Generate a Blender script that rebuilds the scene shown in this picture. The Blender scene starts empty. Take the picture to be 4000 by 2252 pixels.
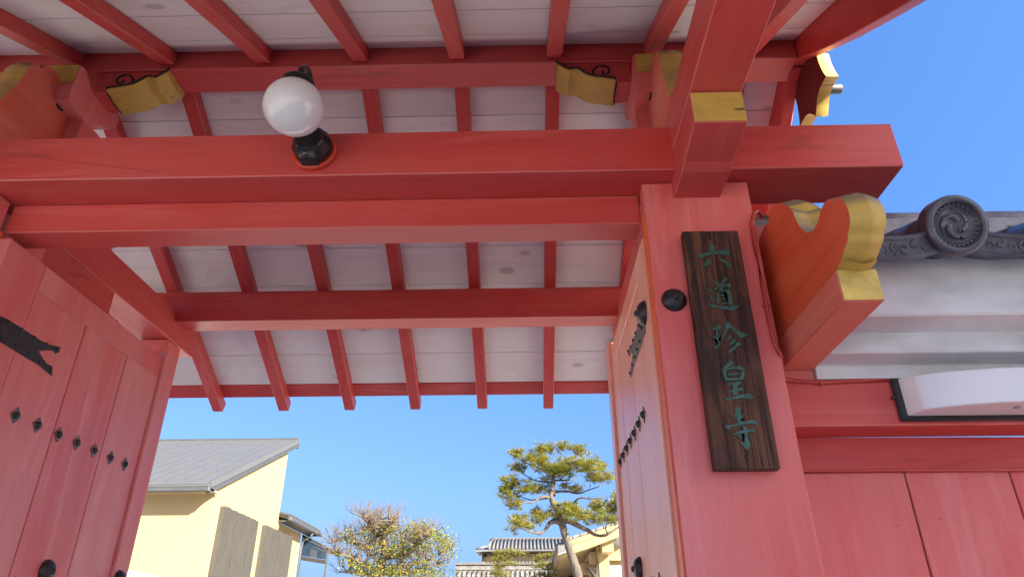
import bpy, bmesh, math, random
from mathutils import Vector, Matrix

random.seed(11)
scene = bpy.context.scene
COL = scene.collection

# ---------------------------------------------------------------- camera
_yaw, _pitch, _roll = -0.0209597660, 0.478325409, -0.00368438946
_F = Vector((math.sin(_yaw)*math.cos(_pitch), math.cos(_yaw)*math.cos(_pitch), math.sin(_pitch)))
_R = Vector((math.cos(_yaw), -math.sin(_yaw), 0.0))
_U = _R.cross(_F)
_R2 = math.cos(_roll)*_R + math.sin(_roll)*_U
_U2 = -math.sin(_roll)*_R + math.cos(_roll)*_U
cam_data = bpy.data.cameras.new("camera")
cam_data.sensor_fit = 'HORIZONTAL'
cam_data.sensor_width = 36.0
cam_data.lens = 2687.42/4000*36.0
cam_data.clip_start = 0.05
cam_data.clip_end = 3000.0
cam = bpy.data.objects.new("camera", cam_data)
COL.objects.link(cam)
cam.matrix_world = Matrix(((_R2.x, _U2.x, -_F.x, 0.0), (_R2.y, _U2.y, -_F.y, 0.0),
                           (_R2.z, _U2.z, -_F.z, 1.6), (0, 0, 0, 1)))
scene.camera = cam

# ---------------------------------------------------------------- sky, sun, exposure
SUN = Vector((0.65, -0.60, 0.46)).normalized()          # direction towards the sun
world = bpy.data.worlds.new("World")
scene.world = world
world.use_nodes = True
wn = world.node_tree.nodes
wl = world.node_tree.links
wn.clear()
w_out = wn.new("ShaderNodeOutputWorld")
w_bg = wn.new("ShaderNodeBackground")
w_sky = wn.new("ShaderNodeTexSky")
w_sky.sky_type = 'NISHITA'
w_sky.sun_disc = False
w_sky.sun_elevation = math.asin(SUN.z)
w_sky.sun_rotation = math.atan2(SUN.x, SUN.y)
w_sky.altitude = 50.0
w_sky.air_density = 1.0
w_sky.dust_density = 4.0
w_sky.ozone_density = 3.0
w_bg.inputs["Strength"].default_value = 0.10
w_mix = wn.new("ShaderNodeMix")                          # evens the gradient of the clear sky, the same in every direction
w_mix.data_type = 'RGBA'
w_mix.inputs[0].default_value = 0.70
w_mix.inputs[7].default_value = (0.020, 0.395, 1.44, 1.0)
wl.new(w_sky.outputs[0], w_mix.inputs[6])
wl.new(w_mix.outputs[2], w_bg.inputs[0])
wl.new(w_bg.outputs[0], w_out.inputs[0])

sun_data = bpy.data.lights.new("sun", 'SUN')
sun_data.energy = 4.2
sun_data.angle = math.radians(0.5)
sun_data.color = (1.0, 0.90, 0.74)
sun_ob = bpy.data.objects.new("sun", sun_data)
COL.objects.link(sun_ob)
sun_ob.location = SUN*60
sun_ob.rotation_euler = SUN.to_track_quat('Z', 'Y').to_euler()

scene.view_settings.view_transform = 'Standard'
scene.view_settings.look = 'None'
scene.view_settings.gamma = 1.0
scene.view_settings.use_curve_mapping = False
scene.view_settings.exposure = 2.5
scene.render.engine = 'CYCLES'
scene.cycles.max_bounces = 8
scene.cycles.diffuse_bounces = 3
scene.cycles.use_denoising = True


# ---------------------------------------------------------------- materials
def _mat(name):
    m = bpy.data.materials.new(name)
    m.use_nodes = True
    nt = m.node_tree
    return m, nt.nodes, nt.links, nt.nodes["Principled BSDF"]


def _coords(n, l, scale, use_random=True):
    g = n.new("ShaderNodeNewGeometry")
    src = g.outputs["Position"]
    if use_random:
        oi = n.new("ShaderNodeObjectInfo")
        mu = n.new("ShaderNodeVectorMath"); mu.operation = 'MULTIPLY_ADD'
        cb = n.new("ShaderNodeCombineXYZ")
        for i in range(3):
            l.new(oi.outputs["Random"], cb.inputs[i])
        mu.inputs[1].default_value = (13.0, 7.0, 9.0)
        l.new(cb.outputs[0], mu.inputs[0])
        l.new(src, mu.inputs[2])
        src = mu.outputs[0]
    mp = n.new("ShaderNodeMapping")
    mp.inputs["Scale"].default_value = scale
    l.new(src, mp.inputs["Vector"])
    return mp.outputs[0], src


def _noise(n, l, vec, scale, detail=4.0, rough=0.55, dist=0.0):
    t = n.new("ShaderNodeTexNoise")
    t.inputs["Scale"].default_value = scale
    t.inputs["Detail"].default_value = detail
    t.inputs["Roughness"].default_value = rough
    t.inputs["Distortion"].default_value = dist
    l.new(vec, t.inputs["Vector"])
    return t.outputs["Fac"]


def _ramp(n, l, fac, stops):
    r = n.new("ShaderNodeValToRGB")
    el = r.color_ramp.elements
    while len(el) < len(stops):
        el.new(0.5)
    for e, (p, c) in zip(el, stops):
        e.position = p
        e.color = (c[0], c[1], c[2], 1) if hasattr(c, '__len__') else (c, c, c, 1)
    l.new(fac, r.inputs[0])
    return r.outputs[0]


def _mix(n, l, fac, a, b, mode='MIX'):
    m = n.new("ShaderNodeMix")
    m.data_type = 'RGBA'
    m.blend_type = mode
    for sock, v in ((m.inputs[0], fac), (m.inputs[6], a), (m.inputs[7], b)):
        if hasattr(v, 'links') or hasattr(v, 'is_linked'):
            l.new(v, sock)
        elif hasattr(v, '__len__'):
            sock.default_value = (v[0], v[1], v[2], 1)
        else:
            sock.default_value = v
    return m.outputs[2]


def _bump(n, l, p, h, strength, dist=0.004):
    b = n.new("ShaderNodeBump")
    b.inputs["Strength"].default_value = strength
    b.inputs["Distance"].default_value = dist
    l.new(h, b.inputs["Height"])
    l.new(b.outputs[0], p.inputs["Normal"])


def _axis_scale(axis, along, across):
    return tuple(along if 'XYZ'[i] == axis else across for i in range(3))


def red_paint(name, axis, fade=0.45, base=(0.56, 0.044, 0.038), pale=(0.62, 0.150, 0.130), deep=(0.40, 0.020, 0.018), rough=0.42, checks=0.0):
    """vermilion lacquer over wood: fine grain along one axis, faded patches, darker brush marks"""
    m, n, l, p = _mat(name)
    v, src = _coords(n, l, _axis_scale(axis, 1.6, 34.0))
    grain = _noise(n, l, v, 1.0, 6.0, 0.62, 0.4)
    v2, _ = _coords(n, l, _axis_scale(axis, 0.8, 3.2))
    patch = _noise(n, l, v2, 1.0, 5.0, 0.6, 0.6)
    pf = _ramp(n, l, patch, [(0.34, 0.0), (0.72, fade)])
    c = _mix(n, l, pf, base, pale)
    gf = _ramp(n, l, grain, [(0.28, 0.34), (0.50, 0.0)])
    c = _mix(n, l, gf, c, deep)
    gl = _ramp(n, l, grain, [(0.55, 0.0), (0.80, 0.22)])
    c = _mix(n, l, gl, c, pale)
    v4, _ = _coords(n, l, _axis_scale(axis, 0.35, 1.1))
    cloud = _noise(n, l, v4, 1.0, 3.0, 0.55, 0.3)
    c = _mix(n, l, _ramp(n, l, cloud, [(0.40, 0.0), (0.66, 0.42*min(1.0, fade+0.25))]), c, pale)
    c = _mix(n, l, _ramp(n, l, cloud, [(0.30, 0.38), (0.46, 0.0)]), c, deep)
    v7, _ = _coords(n, l, _axis_scale(axis, 0.9, 9.0))
    scf = _noise(n, l, v7, 1.0, 7.0, 0.72, 0.8)
    c = _mix(n, l, _ramp(n, l, scf, [(0.54, 0.0), (0.72, 0.30 + 0.30*fade)]), c, tuple(min(0.8, q*1.15 + 0.03) for q in pale))
    c = _mix(n, l, _ramp(n, l, scf, [(0.26, 0.45), (0.40, 0.0)]), c, deep)
    oi2 = n.new("ShaderNodeObjectInfo")
    c = _mix(n, l, _ramp(n, l, oi2.outputs["Random"], [(0.0, 0.30), (0.5, 0.0)]), c, deep)
    v5, _ = _coords(n, l, _axis_scale(axis, 0.55, 13.0))
    chk = n.new("ShaderNodeTexVoronoi")
    chk.feature = 'DISTANCE_TO_EDGE'
    chk.inputs["Scale"].default_value = 1.0
    l.new(v5, chk.inputs["Vector"])
    gate_n = _noise(n, l, v4, 2.3, 2.0, 0.5)
    ck = n.new("ShaderNodeMath"); ck.operation = 'MULTIPLY'
    l.new(_ramp(n, l, chk.outputs["Distance"], [(0.0, checks), (0.020, 0.0)]), ck.inputs[0])
    l.new(_ramp(n, l, gate_n, [(0.55, 0.0), (0.64, 1.0)]), ck.inputs[1])
    c = _mix(n, l, ck.outputs[0], c, (0.13, 0.018, 0.016))
    spec = _noise(n, l, src, 42.0, 2.0, 0.5)
    sf = _ramp(n, l, spec, [(0.20, 0.6), (0.27, 0.0)])
    c = _mix(n, l, sf, c, (0.20, 0.03, 0.02))
    l.new(c, p.inputs["Base Color"])
    rr = _ramp(n, l, patch, [(0.3, rough - 0.08), (0.75, rough + 0.16)])
    l.new(rr, p.inputs["Roughness"])
    p.inputs["Specular IOR Level"].default_value = 0.45
    _bump(n, l, p, grain, 0.10, 0.003)
    return m


def board_paint(name, axis, base=(0.86, 0.835, 0.825)):
    """thin white wash over softwood boards, grain and knots showing through"""
    m, n, l, p = _mat(name)
    v, src = _coords(n, l, _axis_scale(axis, 1.1, 26.0))
    grain = _noise(n, l, v, 1.0, 5.0, 0.55, 1.4)
    c = _mix(n, l, _ramp(n, l, grain, [(0.32, 0.22), (0.47, 0.0)]), base, (0.55, 0.46, 0.43))
    v2, _ = _coords(n, l, _axis_scale(axis, 0.9, 2.4))
    big = _noise(n, l, v2, 1.0, 3.0, 0.5)
    c = _mix(n, l, _ramp(n, l, big, [(0.52, 0.0), (0.74, 0.5)]), c, (0.62, 0.52, 0.46))
    oi = n.new("ShaderNodeObjectInfo")
    c = _mix(n, l, _ramp(n, l, oi.outputs["Random"], [(0.0, 0.0), (1.0, 0.30)]), c, (0.64, 0.60, 0.57))
    v6, _ = _coords(n, l, (1.5, 1.5, 1.5))
    st = _noise(n, l, v6, 1.0, 6.0, 0.7, 1.5)
    c = _mix(n, l, _ramp(n, l, st, [(0.56, 0.0), (0.70, 0.35)]), c, (0.52, 0.47, 0.44))
    v3, _ = _coords(n, l, _axis_scale(axis, 2.0, 3.6))
    vo = n.new("ShaderNodeTexVoronoi")
    vo.inputs["Scale"].default_value = 1.0
    vo.inputs["Randomness"].default_value = 1.0
    l.new(v3, vo.inputs["Vector"])
    ring = _ramp(n, l, vo.outputs["Distance"], [(0.0, 1.0), (0.045, 0.95), (0.060, 0.25), (0.085, 0.45), (0.14, 0.0)])
    c = _mix(n, l, ring, c, (0.17, 0.10, 0.08))
    spk = _noise(n, l, src, 60.0, 1.0, 0.5)
    c = _mix(n, l, _ramp(n, l, spk, [(0.17, 0.7), (0.22, 0.0)]), c, (0.25, 0.2, 0.19))
    l.new(c, p.inputs["Base Color"])
    p.inputs["Roughness"].default_value = 0.62
    _bump(n, l, p, grain, 0.15, 0.002)
    return m


def flat_mat(name, col, rough=0.6, metal=0.0, var=0.18, scale=9.0, bump=0.0, spec=0.5, col2=None, stretch=(1, 1, 1)):
    m, n, l, p = _mat(name)
    v, src = _coords(n, l, stretch)
    f = _noise(n, l, v, scale, 5.0, 0.6)
    dark = tuple(c*(1-var*1.6) for c in col) if col2 is None else col2
    c = _mix(n, l, _ramp(n, l, f, [(0.32, 1.0), (0.66, 0.0)]), col, dark)
    l.new(c, p.inputs["Base Color"])
    p.inputs["Roughness"].default_value = rough
    p.inputs["Metallic"].default_value = metal
    p.inputs["Specular IOR Level"].default_value = spec
    if bump:
        _bump(n, l, p, f, bump, 0.01)
    return m


def worn_yellow(name, axis='Y'):
    """yellow ochre end paint, stained grey-olive in weathered patches and on ledges that face up"""
    m, n, l, p = _mat(name)
    v, src = _coords(n, l, (9, 9, 9))
    f = _noise(n, l, v, 1.0, 6.0, 0.65, 0.8)
    c = _mix(n, l, _ramp(n, l, f, [(0.34, 0.7), (0.58, 0.0)]), (0.58, 0.385, 0.075), (0.40, 0.275, 0.07))
    g = n.new("ShaderNodeNewGeometry")
    sx = n.new("ShaderNodeSeparateXYZ")
    l.new(g.outputs["True Normal"], sx.inputs[0])
    up = _ramp(n, l, sx.outputs["Z"], [(0.12, 0.0), (0.55, 0.9)])
    c = _mix(n, l, up, c, (0.19, 0.165, 0.10))
    cr = _noise(n, l, _coords(n, l, (3, 30, 30))[0], 1.0, 3.0, 0.5, 1.0)
    c = _mix(n, l, _ramp(n, l, cr, [(0.28, 0.9), (0.33, 0.0)]), c, (0.10, 0.075, 0.03))
    l.new(c, p.inputs["Base Color"])
    p.inputs["Roughness"].default_value = 0.55
    _bump(n, l, p, f, 0.12, 0.004)
    return m


def dark_wood(name):
    """old bare cypress plank, raised dark grain lines running down its length"""
    m, n, l, p = _mat(name)
    v, src = _coords(n, l, (26.0, 26.0, 1.3), False)
    wv = n.new("ShaderNodeTexNoise")
    wv.inputs["Scale"].default_value = 1.6
    wv.inputs["Detail"].default_value = 7.0
    wv.inputs["Roughness"].default_value = 0.68
    wv.inputs["Distortion"].default_value = 1.2
    l.new(v, wv.inputs["Vector"])
    c = _ramp(n, l, wv.outputs["Fac"], [(0.32, (0.012, 0.006, 0.005)), (0.44, (0.050, 0.022, 0.016)), (0.57, (0.165, 0.068, 0.038)), (0.72, (0.066, 0.029, 0.020))])
    v2, _ = _coords(n, l, (3, 3, 2.2), False)
    big = _noise(n, l, v2, 1.0, 4.0, 0.6)
    c = _mix(n, l, _ramp(n, l, big, [(0.36, 0.75), (0.54, 0.0)]), c, (0.030, 0.019, 0.018))
    l.new(c, p.inputs["Base Color"])
    p.inputs["Roughness"].default_value = 0.72
    p.inputs["Specular IOR Level"].default_value = 0.25
    _bump(n, l, p, wv.outputs["Fac"], 0.8, 0.006)
    return m


def leaf_mat(name, stops, rough=0.6, trans=0.0):
    """foliage: every separate leaf or needle island takes its own tint"""
    m, n, l, p = _mat(name)
    g = n.new("ShaderNodeNewGeometry")
    c = _ramp(n, l, g.outputs["Random Per Island"], stops)
    l.new(c, p.inputs["Base Color"])
    p.inputs["Roughness"].default_value = rough
    p.inputs["Specular IOR Level"].default_value = 0.25
    if trans:
        tr = n.new("ShaderNodeBsdfTranslucent")
        l.new(c, tr.inputs[0])
        mx = n.new("ShaderNodeMixShader")
        mx.inputs[0].default_value = trans
        out = n["Material Output"]
        l.new(p.outputs[0], mx.inputs[1])
        l.new(tr.outputs[0], mx.inputs[2])
        l.new(mx.outputs[0], out.inputs[0])
    return m


RX = red_paint("vermilion_along_x", 'X', checks=0.35)
RY = red_paint("vermilion_along_y", 'Y', checks=0.6)
RZ = red_paint("vermilion_upright", 'Z', fade=0.80, base=(0.70, 0.120, 0.105), pale=(0.72, 0.235, 0.225), deep=(0.60, 0.075, 0.06))  # paler than the beams: fading, plus the pillars' stronger light put into the colour
RDOOR = red_paint("vermilion_door", 'Z', fade=0.85, base=(0.64, 0.105, 0.090), pale=(0.66, 0.26, 0.24), deep=(0.54, 0.06, 0.05), rough=0.40)
RPALE = red_paint("faded_sheen_vermilion", 'Z', fade=0.95, base=(0.78, 0.30, 0.21), pale=(0.80, 0.46, 0.36), deep=(0.72, 0.21, 0.13), rough=0.36)  # faded paint, with the grazing reflection of the court put into its colour
RORANGE = red_paint("orange_vermilion", 'Y', fade=0.35, base=(0.72, 0.095, 0.030), pale=(0.72, 0.20, 0.10))
RFRESH = red_paint("fresh_orange_vermilion", 'Z', fade=0.1, base=(0.76, 0.105, 0.020), pale=(0.76, 0.2, 0.08), deep=(0.66, 0.07, 0.015))
EDGE = red_paint("worn_vermilion_arris", 'X', fade=0.9, base=(0.54, 0.060, 0.050), pale=(0.66, 0.24, 0.20), deep=(0.46, 0.04, 0.035), rough=0.5)
AGED_RED = red_paint("aged_dark_red", 'Z', fade=0.3, base=(0.16, 0.028, 0.026), pale=(0.22, 0.07, 0.06), deep=(0.07, 0.015, 0.014), rough=0.6)
RARM = red_paint("brushed_worn_vermilion", 'Y', fade=1.0, base=(0.70, 0.12, 0.065), pale=(0.72, 0.26, 0.19), deep=(0.58, 0.08, 0.05), rough=0.5)
WHITE_BOARD = board_paint("whitewashed_boards", 'X')
PLASTER = flat_mat("white_plaster", (0.74, 0.75, 0.765), 0.8, col2=(0.56, 0.555, 0.55), scale=4.0, bump=0.06, stretch=(1.0, 1, 2.0))
YELLOW = worn_yellow("worn_yellow")
YELLOW_END = flat_mat("yellow_end_paint", (0.78, 0.55, 0.12), 0.5, var=0.22, scale=16, bump=0.2)
IRON = flat_mat("black_iron", (0.042, 0.041, 0.042), 0.42, metal=0.35, var=0.4, scale=30, bump=0.25)
IRON_WORN = flat_mat("worn_iron_plate", (0.20, 0.185, 0.17), 0.55, metal=0.2, scale=55, col2=(0.03, 0.03, 0.03), bump=0.3)
BLACK_LINE = flat_mat("black_line_paint", (0.018, 0.016, 0.017), 0.6)
SIGN_WOOD = dark_wood("old_sign_wood")
GREEN_PAINT = flat_mat("green_character_paint", (0.042, 0.135, 0.092), 0.28, var=0.35, scale=60, bump=0.35)
BLACK_PLASTIC = flat_mat("black_plastic", (0.014, 0.014, 0.015), 0.30, var=0.1)
ORANGE_RING = flat_mat("orange_red_ring", (0.60, 0.055, 0.018), 0.4, var=0.1)
OPAL = flat_mat("opal_glass", (0.70, 0.71, 0.71), 0.07, var=0.01, spec=0.6)
DIFFUSER = flat_mat("white_diffuser", (0.80, 0.80, 0.82), 0.30, var=0.02)
TILE = flat_mat("smoked_roof_tile", (0.115, 0.122, 0.145), 0.36, metal=0.25, scale=7.0, col2=(0.055, 0.055, 0.066), bump=0.15)
TILE_PALE = flat_mat("weathered_ridge_tile", (0.30, 0.30, 0.31), 0.6, scale=6.0, col2=(0.15, 0.145, 0.145), bump=0.2, stretch=(2, 1, 3))
CONDUIT = flat_mat("red_conduit", (0.50, 0.06, 0.045), 0.35, var=0.1)
GROUND = flat_mat("pale_gravel", (0.50, 0.465, 0.42), 0.9, var=0.2, scale=3.0, bump=0.3)
STREET = flat_mat("pale_stone_paving", (0.54, 0.525, 0.505), 0.85, var=0.2, scale=4.0, bump=0.2)
STONE = flat_mat("grey_stone", (0.34, 0.33, 0.31), 0.8, var=0.25, scale=6.0, bump=0.3)
CREAM_WALL = flat_mat("yellow_stucco", (0.35, 0.268, 0.138), 0.85, var=0.05, scale=1.2, bump=0.04)
METAL_ROOF = flat_mat("grey_metal_roof", (0.118, 0.119, 0.118), 0.45, metal=0.2, var=0.06, scale=1.0)
GUTTER = flat_mat("grey_gutter", (0.062, 0.068, 0.073), 0.5, var=0.15, scale=3.0)
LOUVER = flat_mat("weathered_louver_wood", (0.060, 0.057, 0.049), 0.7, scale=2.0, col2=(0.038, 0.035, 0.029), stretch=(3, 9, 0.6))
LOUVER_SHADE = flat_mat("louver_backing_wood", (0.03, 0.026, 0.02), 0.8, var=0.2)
HALL_WOOD = flat_mat("pale_hall_timber", (0.34, 0.26, 0.115), 0.65, scale=2.5, col2=(0.29, 0.21, 0.09), stretch=(1, 1, 1))
HALL_SHADE_WOOD = flat_mat("shade_side_hall_timber", (0.34, 0.23, 0.12), 0.7, scale=3.0, var=0.3)  # browner copy of the hall timber, its side's shade put into the colour
FAR_TILE = flat_mat("grey_far_tile", (0.13, 0.13, 0.135), 0.55, scale=3.0, col2=(0.085, 0.085, 0.09))
OLD_TILE = flat_mat("mottled_old_tile", (0.19, 0.18, 0.165), 0.7, scale=4.0, col2=(0.08, 0.078, 0.075))
BEIGE = flat_mat("beige_wall", (0.30, 0.225, 0.14), 0.8, var=0.08, scale=1.0)
DARK_TIMBER = flat_mat("dark_timber", (0.030, 0.025, 0.021), 0.7, var=0.3)
GLASS_DARK = flat_mat("dark_window_glass", (0.03, 0.04, 0.05), 0.08, var=0.1, spec=0.8)
CANOPY_GLASS = flat_mat("tinted_canopy_glass", (0.02, 0.035, 0.06), 0.05, var=0.1, spec=0.8)
BARK = flat_mat("pine_bark", (0.125, 0.100, 0.080), 0.9, scale=5.0, col2=(0.040, 0.032, 0.028), bump=1.0, stretch=(5, 5, 2.0))
PALE_BARK = flat_mat("pale_tree_bark", (0.19, 0.14, 0.085), 0.9, scale=8.0, col2=(0.075, 0.055, 0.035), bump=0.6)
TWIG = flat_mat("brown_twigs", (0.15, 0.110, 0.068), 0.9, var=0.3)
NEEDLE = leaf_mat("pine_needles", [(0.0, (0.09, 0.13, 0.02)), (0.40, (0.22, 0.26, 0.03)), (0.80, (0.38, 0.37, 0.05)), (0.90, (0.48, 0.27, 0.06)), (1.0, (0.50, 0.22, 0.07))], trans=0.35)
NEEDLE_DULL = leaf_mat("dull_pine_needles", [(0.0, (0.13, 0.16, 0.04)), (0.6, (0.30, 0.29, 0.07)), (1.0, (0.42, 0.34, 0.10))], trans=0.25)
LEAF = leaf_mat("yellow_green_leaves", [(0.0, (0.06, 0.09, 0.014)), (0.4, (0.14, 0.17, 0.015)), (0.75, (0.21, 0.18, 0.03)), (1.0, (0.19, 0.11, 0.045))], rough=0.9, trans=0.25)


# ---------------------------------------------------------------- building helpers
def thing(name, label, cat, loc=(0, 0, 0), group=None):
    o = bpy.data.objects.new(name, None)
    o.empty_display_size = 0.1
    COL.objects.link(o)
    o.location = loc
    o["label"] = label
    o["category"] = cat
    if group:
        o["group"] = group
    return o


def tag(o, label, cat, group=None):
    o["label"] = label
    o["category"] = cat
    if group:
        o["group"] = group
    return o


def _world(o):
    v = Vector(o.location)
    while o.parent is not None:
        o = o.parent
        v = v + Vector(o.location)
    return v


def finish(name, me, mats, parent=None, smooth=False, kind=None, label=None):
    """centre a mesh on its own bounds and link it as one object at its place in the world"""
    if not isinstance(mats, (list, tuple)):
        mats = [mats]
    for m in mats:
        me.materials.append(m)
    if len(me.vertices):
        xs = [v.co for v in me.vertices]
        c = Vector([(min(q[i] for q in xs) + max(q[i] for q in xs))/2 for i in range(3)])
    else:
        c = Vector((0, 0, 0))
    me.transform(Matrix.Translation(-c))
    if smooth:
        for f in me.polygons:
            f.use_smooth = True
    o = bpy.data.objects.new(name, me)
    COL.objects.link(o)
    if parent is not None:
        o.parent = parent
        o.location = c - _world(parent)
    else:
        o.location = c
    if kind:
        o["kind"] = kind
    if label:
        o["label"] = label
    return o


def smooth_outline(poly, n=4, corner=38.0):
    """round a drawn outline: Catmull-Rom through its points, sharp corners kept"""
    m = len(poly)
    def turn(i):
        a, b_, c = poly[i-1], poly[i], poly[(i+1) % m]
        t = math.degrees(abs((math.atan2(c[1]-b_[1], c[0]-b_[0]) - math.atan2(b_[1]-a[1], b_[0]-a[0]) + math.pi) % (2*math.pi) - math.pi))
        return t
    cor = [turn(i) > corner for i in range(m)]
    out = []
    for i in range(m):
        p1, p2 = poly[i], poly[(i+1) % m]
        p0 = p1 if cor[i] else poly[i-1]
        p3 = p2 if cor[(i+1) % m] else poly[(i+2) % m]
        if math.hypot(p2[0]-p1[0], p2[1]-p1[1]) < 0.004:
            out.append(p1)
            continue
        for k in range(n):
            t = k/n
            q = []
            for a in range(2):
                q.append(0.5*((2*p1[a]) + (-p0[a]+p2[a])*t + (2*p0[a]-5*p1[a]+4*p2[a]-p3[a])*t*t + (-p0[a]+3*p1[a]-3*p2[a]+p3[a])*t**3))
            out.append(tuple(q))
    return out


def soft(o, deg=40.0):
    """smooth shading that keeps creases"""
    me = o.data
    for f in me.polygons:
        f.use_smooth = True
    me.set_sharp_from_angle(angle=math.radians(deg))
    return o


WORN = {}


def obj(name, bm, mats, parent=None, smooth=False, bevel=0.0, kind=None, label=None):
    bmesh.ops.recalc_face_normals(bm, faces=bm.faces)
    if bevel and not isinstance(mats, (list, tuple)) and mats.name in WORN:
        es = [e for e in bm.edges if len(e.link_faces) == 2 and e.calc_face_angle(0) > 0.5]
        bmesh.ops.bevel(bm, geom=es, offset=bevel, segments=1, affect='EDGES', clamp_overlap=True, material=1)
        mats = [mats, WORN[mats.name]]
        bevel = 0
    if bevel:
        es = [e for e in bm.edges if len(e.link_faces) == 2 and e.calc_face_angle(0) > 0.5]
        bmesh.ops.bevel(bm, geom=es, offset=bevel, segments=1, affect='EDGES', clamp_overlap=True)
    me = bpy.data.meshes.new(name)
    bm.to_mesh(me)
    bm.free()
    return finish(name, me, mats, parent, smooth, kind, label)


def put(src, loc, parent=None, label=None, group=None):
    """another instance of a mesh part: shares its mesh data"""
    o = src.copy()
    COL.objects.link(o)
    parent = parent if parent is not None else src.parent
    o.parent = parent
    o.location = Vector(loc) - (_world(parent) if parent is not None else Vector((0, 0, 0)))
    if label:
        o["label"] = label
    if group:
        o["group"] = group
    return o


def shift(src, d, parent=None):
    return put(src, _world(src) + Vector(d), parent)


def B():
    return bmesh.new()


def box(bm, x0, x1, y0, y1, z0, z1, mi=0):
    v = [bm.verts.new(p) for p in ((x0, y0, z0), (x1, y0, z0), (x1, y1, z0), (x0, y1, z0), (x0, y0, z1), (x1, y0, z1), (x1, y1, z1), (x0, y1, z1))]
    fs = []
    for q in ((0, 3, 2, 1), (4, 5, 6, 7), (0, 1, 5, 4), (1, 2, 6, 5), (2, 3, 7, 6), (3, 0, 4, 7)):
        f = bm.faces.new([v[i] for i in q])
        f.material_index = mi
        fs.append(f)
    return fs


def _pt(axis, a, u, v):
    return (a, u, v) if axis == 'X' else (u, a, v) if axis == 'Y' else (u, v, a)


def prism(bm, poly, axis, a0, a1, cap=0, side=0, rings=None):
    """extrude a 2-D outline along an axis; rings = [(a, grow)] adds in-between loops"""
    n = len(poly)
    cx = sum(p[0] for p in poly)/n
    cy = sum(p[1] for p in poly)/n
    levels = [(a0, 0.0)] + list(rings or []) + [(a1, 0.0)]
    loops = []
    for a, g in levels:
        lp = []
        for i, p in enumerate(poly):
            u, v = p
            if g:
                q0, q1 = poly[i-1], poly[(i+1) % n]
                tx, ty = q1[0]-q0[0], q1[1]-q0[1]
                ln = math.hypot(tx, ty) or 1.0
                nx, ny = ty/ln, -tx/ln
                if nx*(u-cx) + ny*(v-cy) < 0:
                    nx, ny = -nx, -ny
                u, v = u + nx*g, v + ny*g
            lp.append(bm.verts.new(_pt(axis, a, u, v)))
        loops.append(lp)
    f = bm.faces.new(loops[0]); f.material_index = cap
    f = bm.faces.new(list(reversed(loops[-1]))); f.material_index = cap
    for la, lb in zip(loops, loops[1:]):
        for i in range(n):
            f = bm.faces.new((la[i], la[(i+1) % n], lb[(i+1) % n], lb[i]))
            f.material_index = side


def tube(bm, pts, radii, sides=8, mi=0, cap=True):
    pts = [Vector(p) for p in pts]
    if not hasattr(radii, '__len__'):
        radii = [radii]*len(pts)
    loops = []
    ref = None
    for i, p in enumerate(pts):
        d = (pts[min(i+1, len(pts)-1)] - pts[max(i-1, 0)])
        if d.length < 1e-9:
            d = Vector((0, 0, 1))
        d.normalize()
        if ref is None:
            ref = Vector((0, 0, 1)) if abs(d.z) < 0.9 else Vector((1, 0, 0))
        a = d.cross(ref)
        if a.length < 1e-6:
            a = d.orthogonal()
        a.normalize()
        b = d.cross(a)
        ref = b.cross(d) if False else ref
        loops.append([bm.verts.new(p + radii[i]*(math.cos(2*math.pi*k/sides)*a + math.sin(2*math.pi*k/sides)*b)) for k in range(sides)])
    for la, lb in zip(loops, loops[1:]):
        for k in range(sides):
            f = bm.faces.new((la[k], la[(k+1) % sides], lb[(k+1) % sides], lb[k]))
            f.material_index = mi
            f.smooth = True
    if cap:
        f = bm.faces.new(list(reversed(loops[0]))); f.material_index = mi
        f = bm.faces.new(loops[-1]); f.material_index = mi


def lathe(bm, prof, centre, axis, sides=32, mi=0):
    """revolve (radius, height) pairs round an axis vector"""
    ax = Vector(axis).normalized()
    a = ax.orthogonal().normalized()
    b = ax.cross(a)
    c = Vector(centre)
    loops = []
    for r, h in prof:
        loops.append([bm.verts.new(c + ax*h + max(r, 1e-4)*(math.cos(2*math.pi*k/sides)*a + math.sin(2*math.pi*k/sides)*b)) for k in range(sides)])
    for la, lb in zip(loops, loops[1:]):
        for k in range(sides):
            f = bm.faces.new((la[k], la[(k+1) % sides], lb[(k+1) % sides], lb[k]))
            f.material_index = mi
            f.smooth = True
    bm.faces.new(list(reversed(loops[0]))).material_index = mi
    bm.faces.new(loops[-1]).material_index = mi


def ball(bm, c, r, seg=24, ring=16, scale=(1, 1, 1), mi=0):
    res = bmesh.ops.create_uvsphere(bm, u_segments=seg, v_segments=ring, radius=r)
    for v in res['verts']:
        v.co = Vector((v.co.x*scale[0] + c[0], v.co.y*scale[1] + c[1], v.co.z*scale[2] + c[2]))
    for v in res['verts']:
        for f in v.link_faces:
            f.smooth = True
            f.material_index = mi


for _m in (RX, RY, RZ, RARM):
    WORN[_m.name] = EDGE


# ---------------------------------------------------------------- ground
g = B(); box(g, -300, 300, -200, 500, -0.5, 0.0)
o = obj("ground", g, GROUND); o["kind"] = "structure"
g = B(); box(g, -300, 300, -5.2, 0.0, -0.02, 0.004)
o = obj("street", g, STREET); o["kind"] = "structure"

# ================================================================ the gate
CX = -0.848                       # centre line of the gate
RIDGE_Y = 2.77
gate = thing("temple_gate", "vermilion wooden temple gate with white boarded roof underside, seen from below", "gate", (CX, 2.5, 0))


def zb_back(y):                   # underside of the rear rafters
    return 3.224 + 0.505*(5.153 - y)


def zb_front(y):
    return 4.360 - 0.504*(2.68 - y)


RT = 0.095                        # rafter depth, measured plumb

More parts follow.
